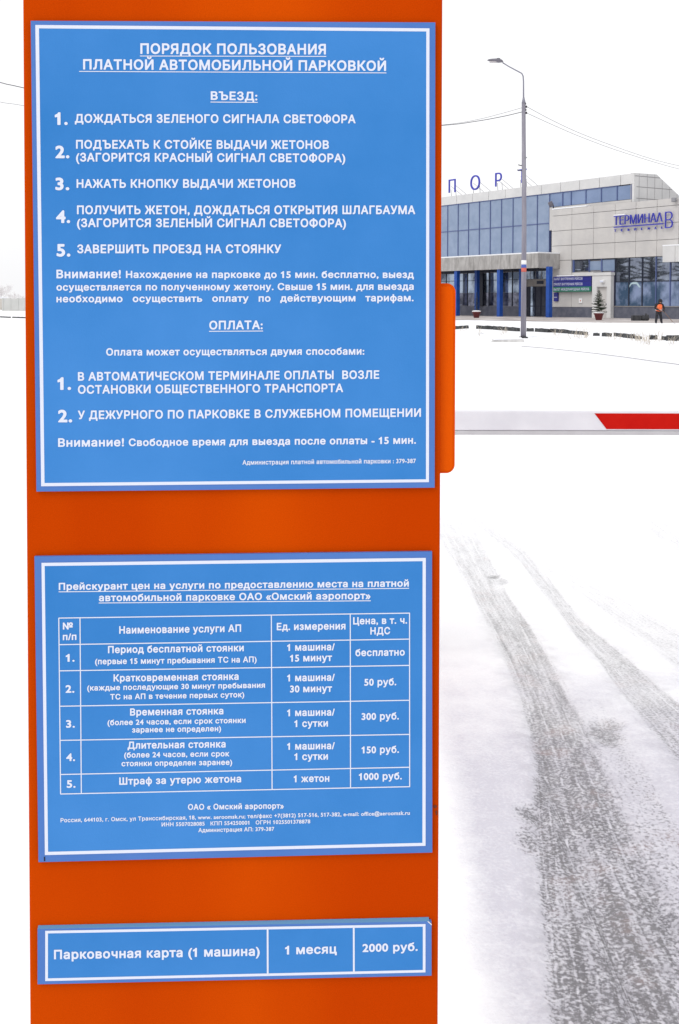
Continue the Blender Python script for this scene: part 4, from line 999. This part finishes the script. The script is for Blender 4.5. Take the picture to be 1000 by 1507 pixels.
s2_ = Sign([(51, 819), (636.2, 811.8), (636.6, 1254.6), (57, 1268.8)],
           [(61.5, 828.2), (627, 820.9), (626.6, 1244.6), (66.5, 1258.2), (66.2, 832.9), (622.3, 825.7), (622, 1240.2), (71.2, 1253.4)],
           'price_notice', 'blue price list notice with a white ruled table, second down the orange column')
T = s2_.text
T('Прейскурант цен на услуги по предоставлению места на платной', 87, 868.2, 602, 863.2, 10.6); s2_.rule(86.8, 870.8, 602.4, 865.6)
T('автомобильной парковке ОАО «Омский аэропорт»', 146, 884.8, 545.6, 881.6, 10.8); s2_.rule(145.8, 887.2, 546, 883.9)
hl = [(909.4, 902.1), (948.5, 940.3), (987, 979), (1039.1, 1030.3), (1089.3, 1080.5), (1139.5, 1128.8), (1168.2, 1157.4)]
rl = [(87 + i * .45, a, 603.2, b_, 1.5) for i, (a, b_) in enumerate(hl)]
rl += [(87, 909, 89.7, 1168.6, 1.5), (118.2, 908.9, 120.2, 1167.4, 1.5), (399.7, 905.2, 400.8, 1161.6, 1.5), (515.8, 903.5, 516.2, 1159.3, 1.5), (603.0, 901.7, 603.2, 1158, 1.5)]
s2_.rules(rl, 'table_grid')
T('№', 93, 926.3, 107.8, 926, 10.3); T('п/п', 93, 942, 113, 941.6, 10.3)
T('Наименование услуги АП', 175.9, 932.5, 355.3, 929.7, 11.2); T('Ед. измерения', 407.7, 927.4, 508.8, 926.2, 11)
T('Цена, в т. ч.', 520, 918.9, 599.4, 917.6, 10.8); T('НДС', 545.3, 933.7, 574.4, 933.2, 10.8)
for nm, x, y in (('1.', 97.3, 973.7), ('2.', 97, 1019.4), ('3.', 97.7, 1070.8), ('4.', 98, 1119.9), ('5.', 98.7, 1159.2)): T(nm, x, y, x + 13, y - .2, 12, off=.036)
T('Период бесплатной стоянки', 159.4, 961.2, 359.2, 958.2, 10.8); T('(первые 15 минут пребывания ТС на АП)', 140.4, 977.6, 378.1, 974.4, 8.8)
T('Кратковременная стоянка', 167.6, 1002.9, 351.6, 1000.3, 10.8); T('(каждые последующие 30 минут пребывания', 128.8, 1016.2, 390.4, 1012, 8.3); T('ТС на АП в течение первых суток)', 162.7, 1029.4, 359.9, 1025.9, 8.3)
T('Временная стоянка', 191.9, 1053, 329.2, 1051, 10.8); T('(более 24 часов, если срок стоянки', 158.7, 1067.2, 361.9, 1063.7, 8.3); T('заранее не определен)', 194.8, 1077.9, 325.8, 1075.9, 8.3)
T('Длительная стоянка', 188.2, 1101.9, 332.5, 1099.8, 10.8); T('(более 24 часов, если срок', 183.2, 1114.9, 337.8, 1112.8, 8.3); T('стоянки определен заранее)', 179.3, 1127.5, 342.1, 1125.4, 8.3)
T('Штраф за утерю жетона', 175.9, 1154.8, 355.3, 1151, 11)
for y1_, b1, y2_, b2 in ((957.8, '1 машина/', 973.6, '15 минут'), (1002.6, '1 машина/', 1018.9, '30 минут'), (1053.9, '1 машина/', 1069.8, '1 сутки'), (1103.2, '1 машина/', 1118.4, '1 сутки')):
    T(b1, 423, y1_, 493, y1_ - 1, 10.8)
    if 'мин' in b2: T(b2, 427.2, y2_, 489, y2_ - .9, 10.8)
    else: T(b2, 433.6, y2_, 483, y2_ - .7, 10.8)
T('1 жетон', 432.6, 1151, 485, 1150.2, 10.8)
T('бесплатно', 523.4, 965.6, 596, 964.6, 10.8); T('50 руб.', 536.4, 1009, 583.5, 1008.3, 10.8); T('300 руб.', 532.4, 1059.4, 587.4, 1058.6, 10.8); T('150 руб.', 532.4, 1108.5, 587.4, 1107.7, 10.8); T('1000 руб.', 528.4, 1147.8, 591.7, 1146.8, 10.8)
T('ОАО « Омский аэропорт»', 277.1, 1191.6, 418, 1189.7, 8.6)
T('Россия, 644103, г. Омск, ул Транссибирская, 18, www. aeroomsk.ru; тел/факс +7(3812) 517-516, 517-382, e-mail: office@aeroomsk.ru', 89.7, 1209.9, 603.4, 1198.8, 6.2, off=.026)
T('ИНН 5507028085   КПП 554250001   ОГРН 1025501378878', 238.3, 1216, 457, 1211.3, 6.0, off=.026)
T('Администрация АП: 379-387', 292.4, 1224.5, 404, 1222.4, 6.2, off=.026)
vq = [s2_.l(*q) for q in ((65, 1260.8), (66.9, 1260.6), (67, 1267), (65.2, 1267.2))]
o = link('ink_mark', mesh('ink_mark', [(a, -PL - .0004, b_) for a, b_ in vq], [(3, 2, 1, 0)], M['mark']), s2_.t)

s3_ = Sign([(55.6, 1367.6), (629.5, 1355.6), (635.6, 1361), (635.5, 1435.6), (55.6, 1448.4)] if False else [(55.6, 1367.2), (635.4, 1355.8), (635.5, 1435.8), (55.6, 1448.6)],
           [(67, 1369.6), (626.5, 1359.6), (626.5, 1430.8), (67, 1443.6), (71, 1373.4), (622.6, 1363.4), (622.6, 1427.2), (71, 1439.6)],
           'monthly_card_notice', 'narrow blue strip notice with the monthly card price, lowest on the orange column')
T = s3_.text
s3_.rules([(394.2, 1366.4, 394.4, 1433.6, 2.6), (520.9, 1364.2, 521.1, 1430.8, 2.6)], 'divider')
T('Парковочная карта (1 машина)', 80, 1411.4, 382.6, 1406.2, 14); T('1 месяц', 419.9, 1404.4, 496, 1402.7, 13.6); T('2000 руб.', 533.7, 1400.8, 615, 1398.9, 12.6)
# lifted top edge of the strip and its curled white corner
a = s3_.l(55.6, 1367.2); b_ = s3_.l(632, 1355.8)
link('lifted_edge', fix(mesh('lifted_edge', [(a[0], -PL, a[1]), (b_[0], -PL, b_[1]), (b_[0], -.0004, b_[1] + .0022), (a[0], -.0004, a[1] + .0016), (a[0], -PL + .0004, a[1] - .0002), (b_[0], -PL + .0004, b_[1] - .0002), (b_[0], -.0003, b_[1] + .0018), (a[0], -.0003, a[1] + .0012)], BOXF, mat('blue_edge', (.10, .26, .46), .5))), s3_.t)
c = [s3_.l(*q) for q in ((629, 1355.6), (635.6, 1361.6), (635.6, 1359.2), (631, 1355))]
link('curled_corner', mesh('curled_corner', [(c[0][0], -PL - .0005, c[0][1]), (c[1][0], -PL - .0005, c[1][1]), (c[2][0], -PL - .0012, c[2][1]), (c[3][0], -PL - .0012, c[3][1])], [(0, 1, 2, 3)], M['white']), s3_.t)
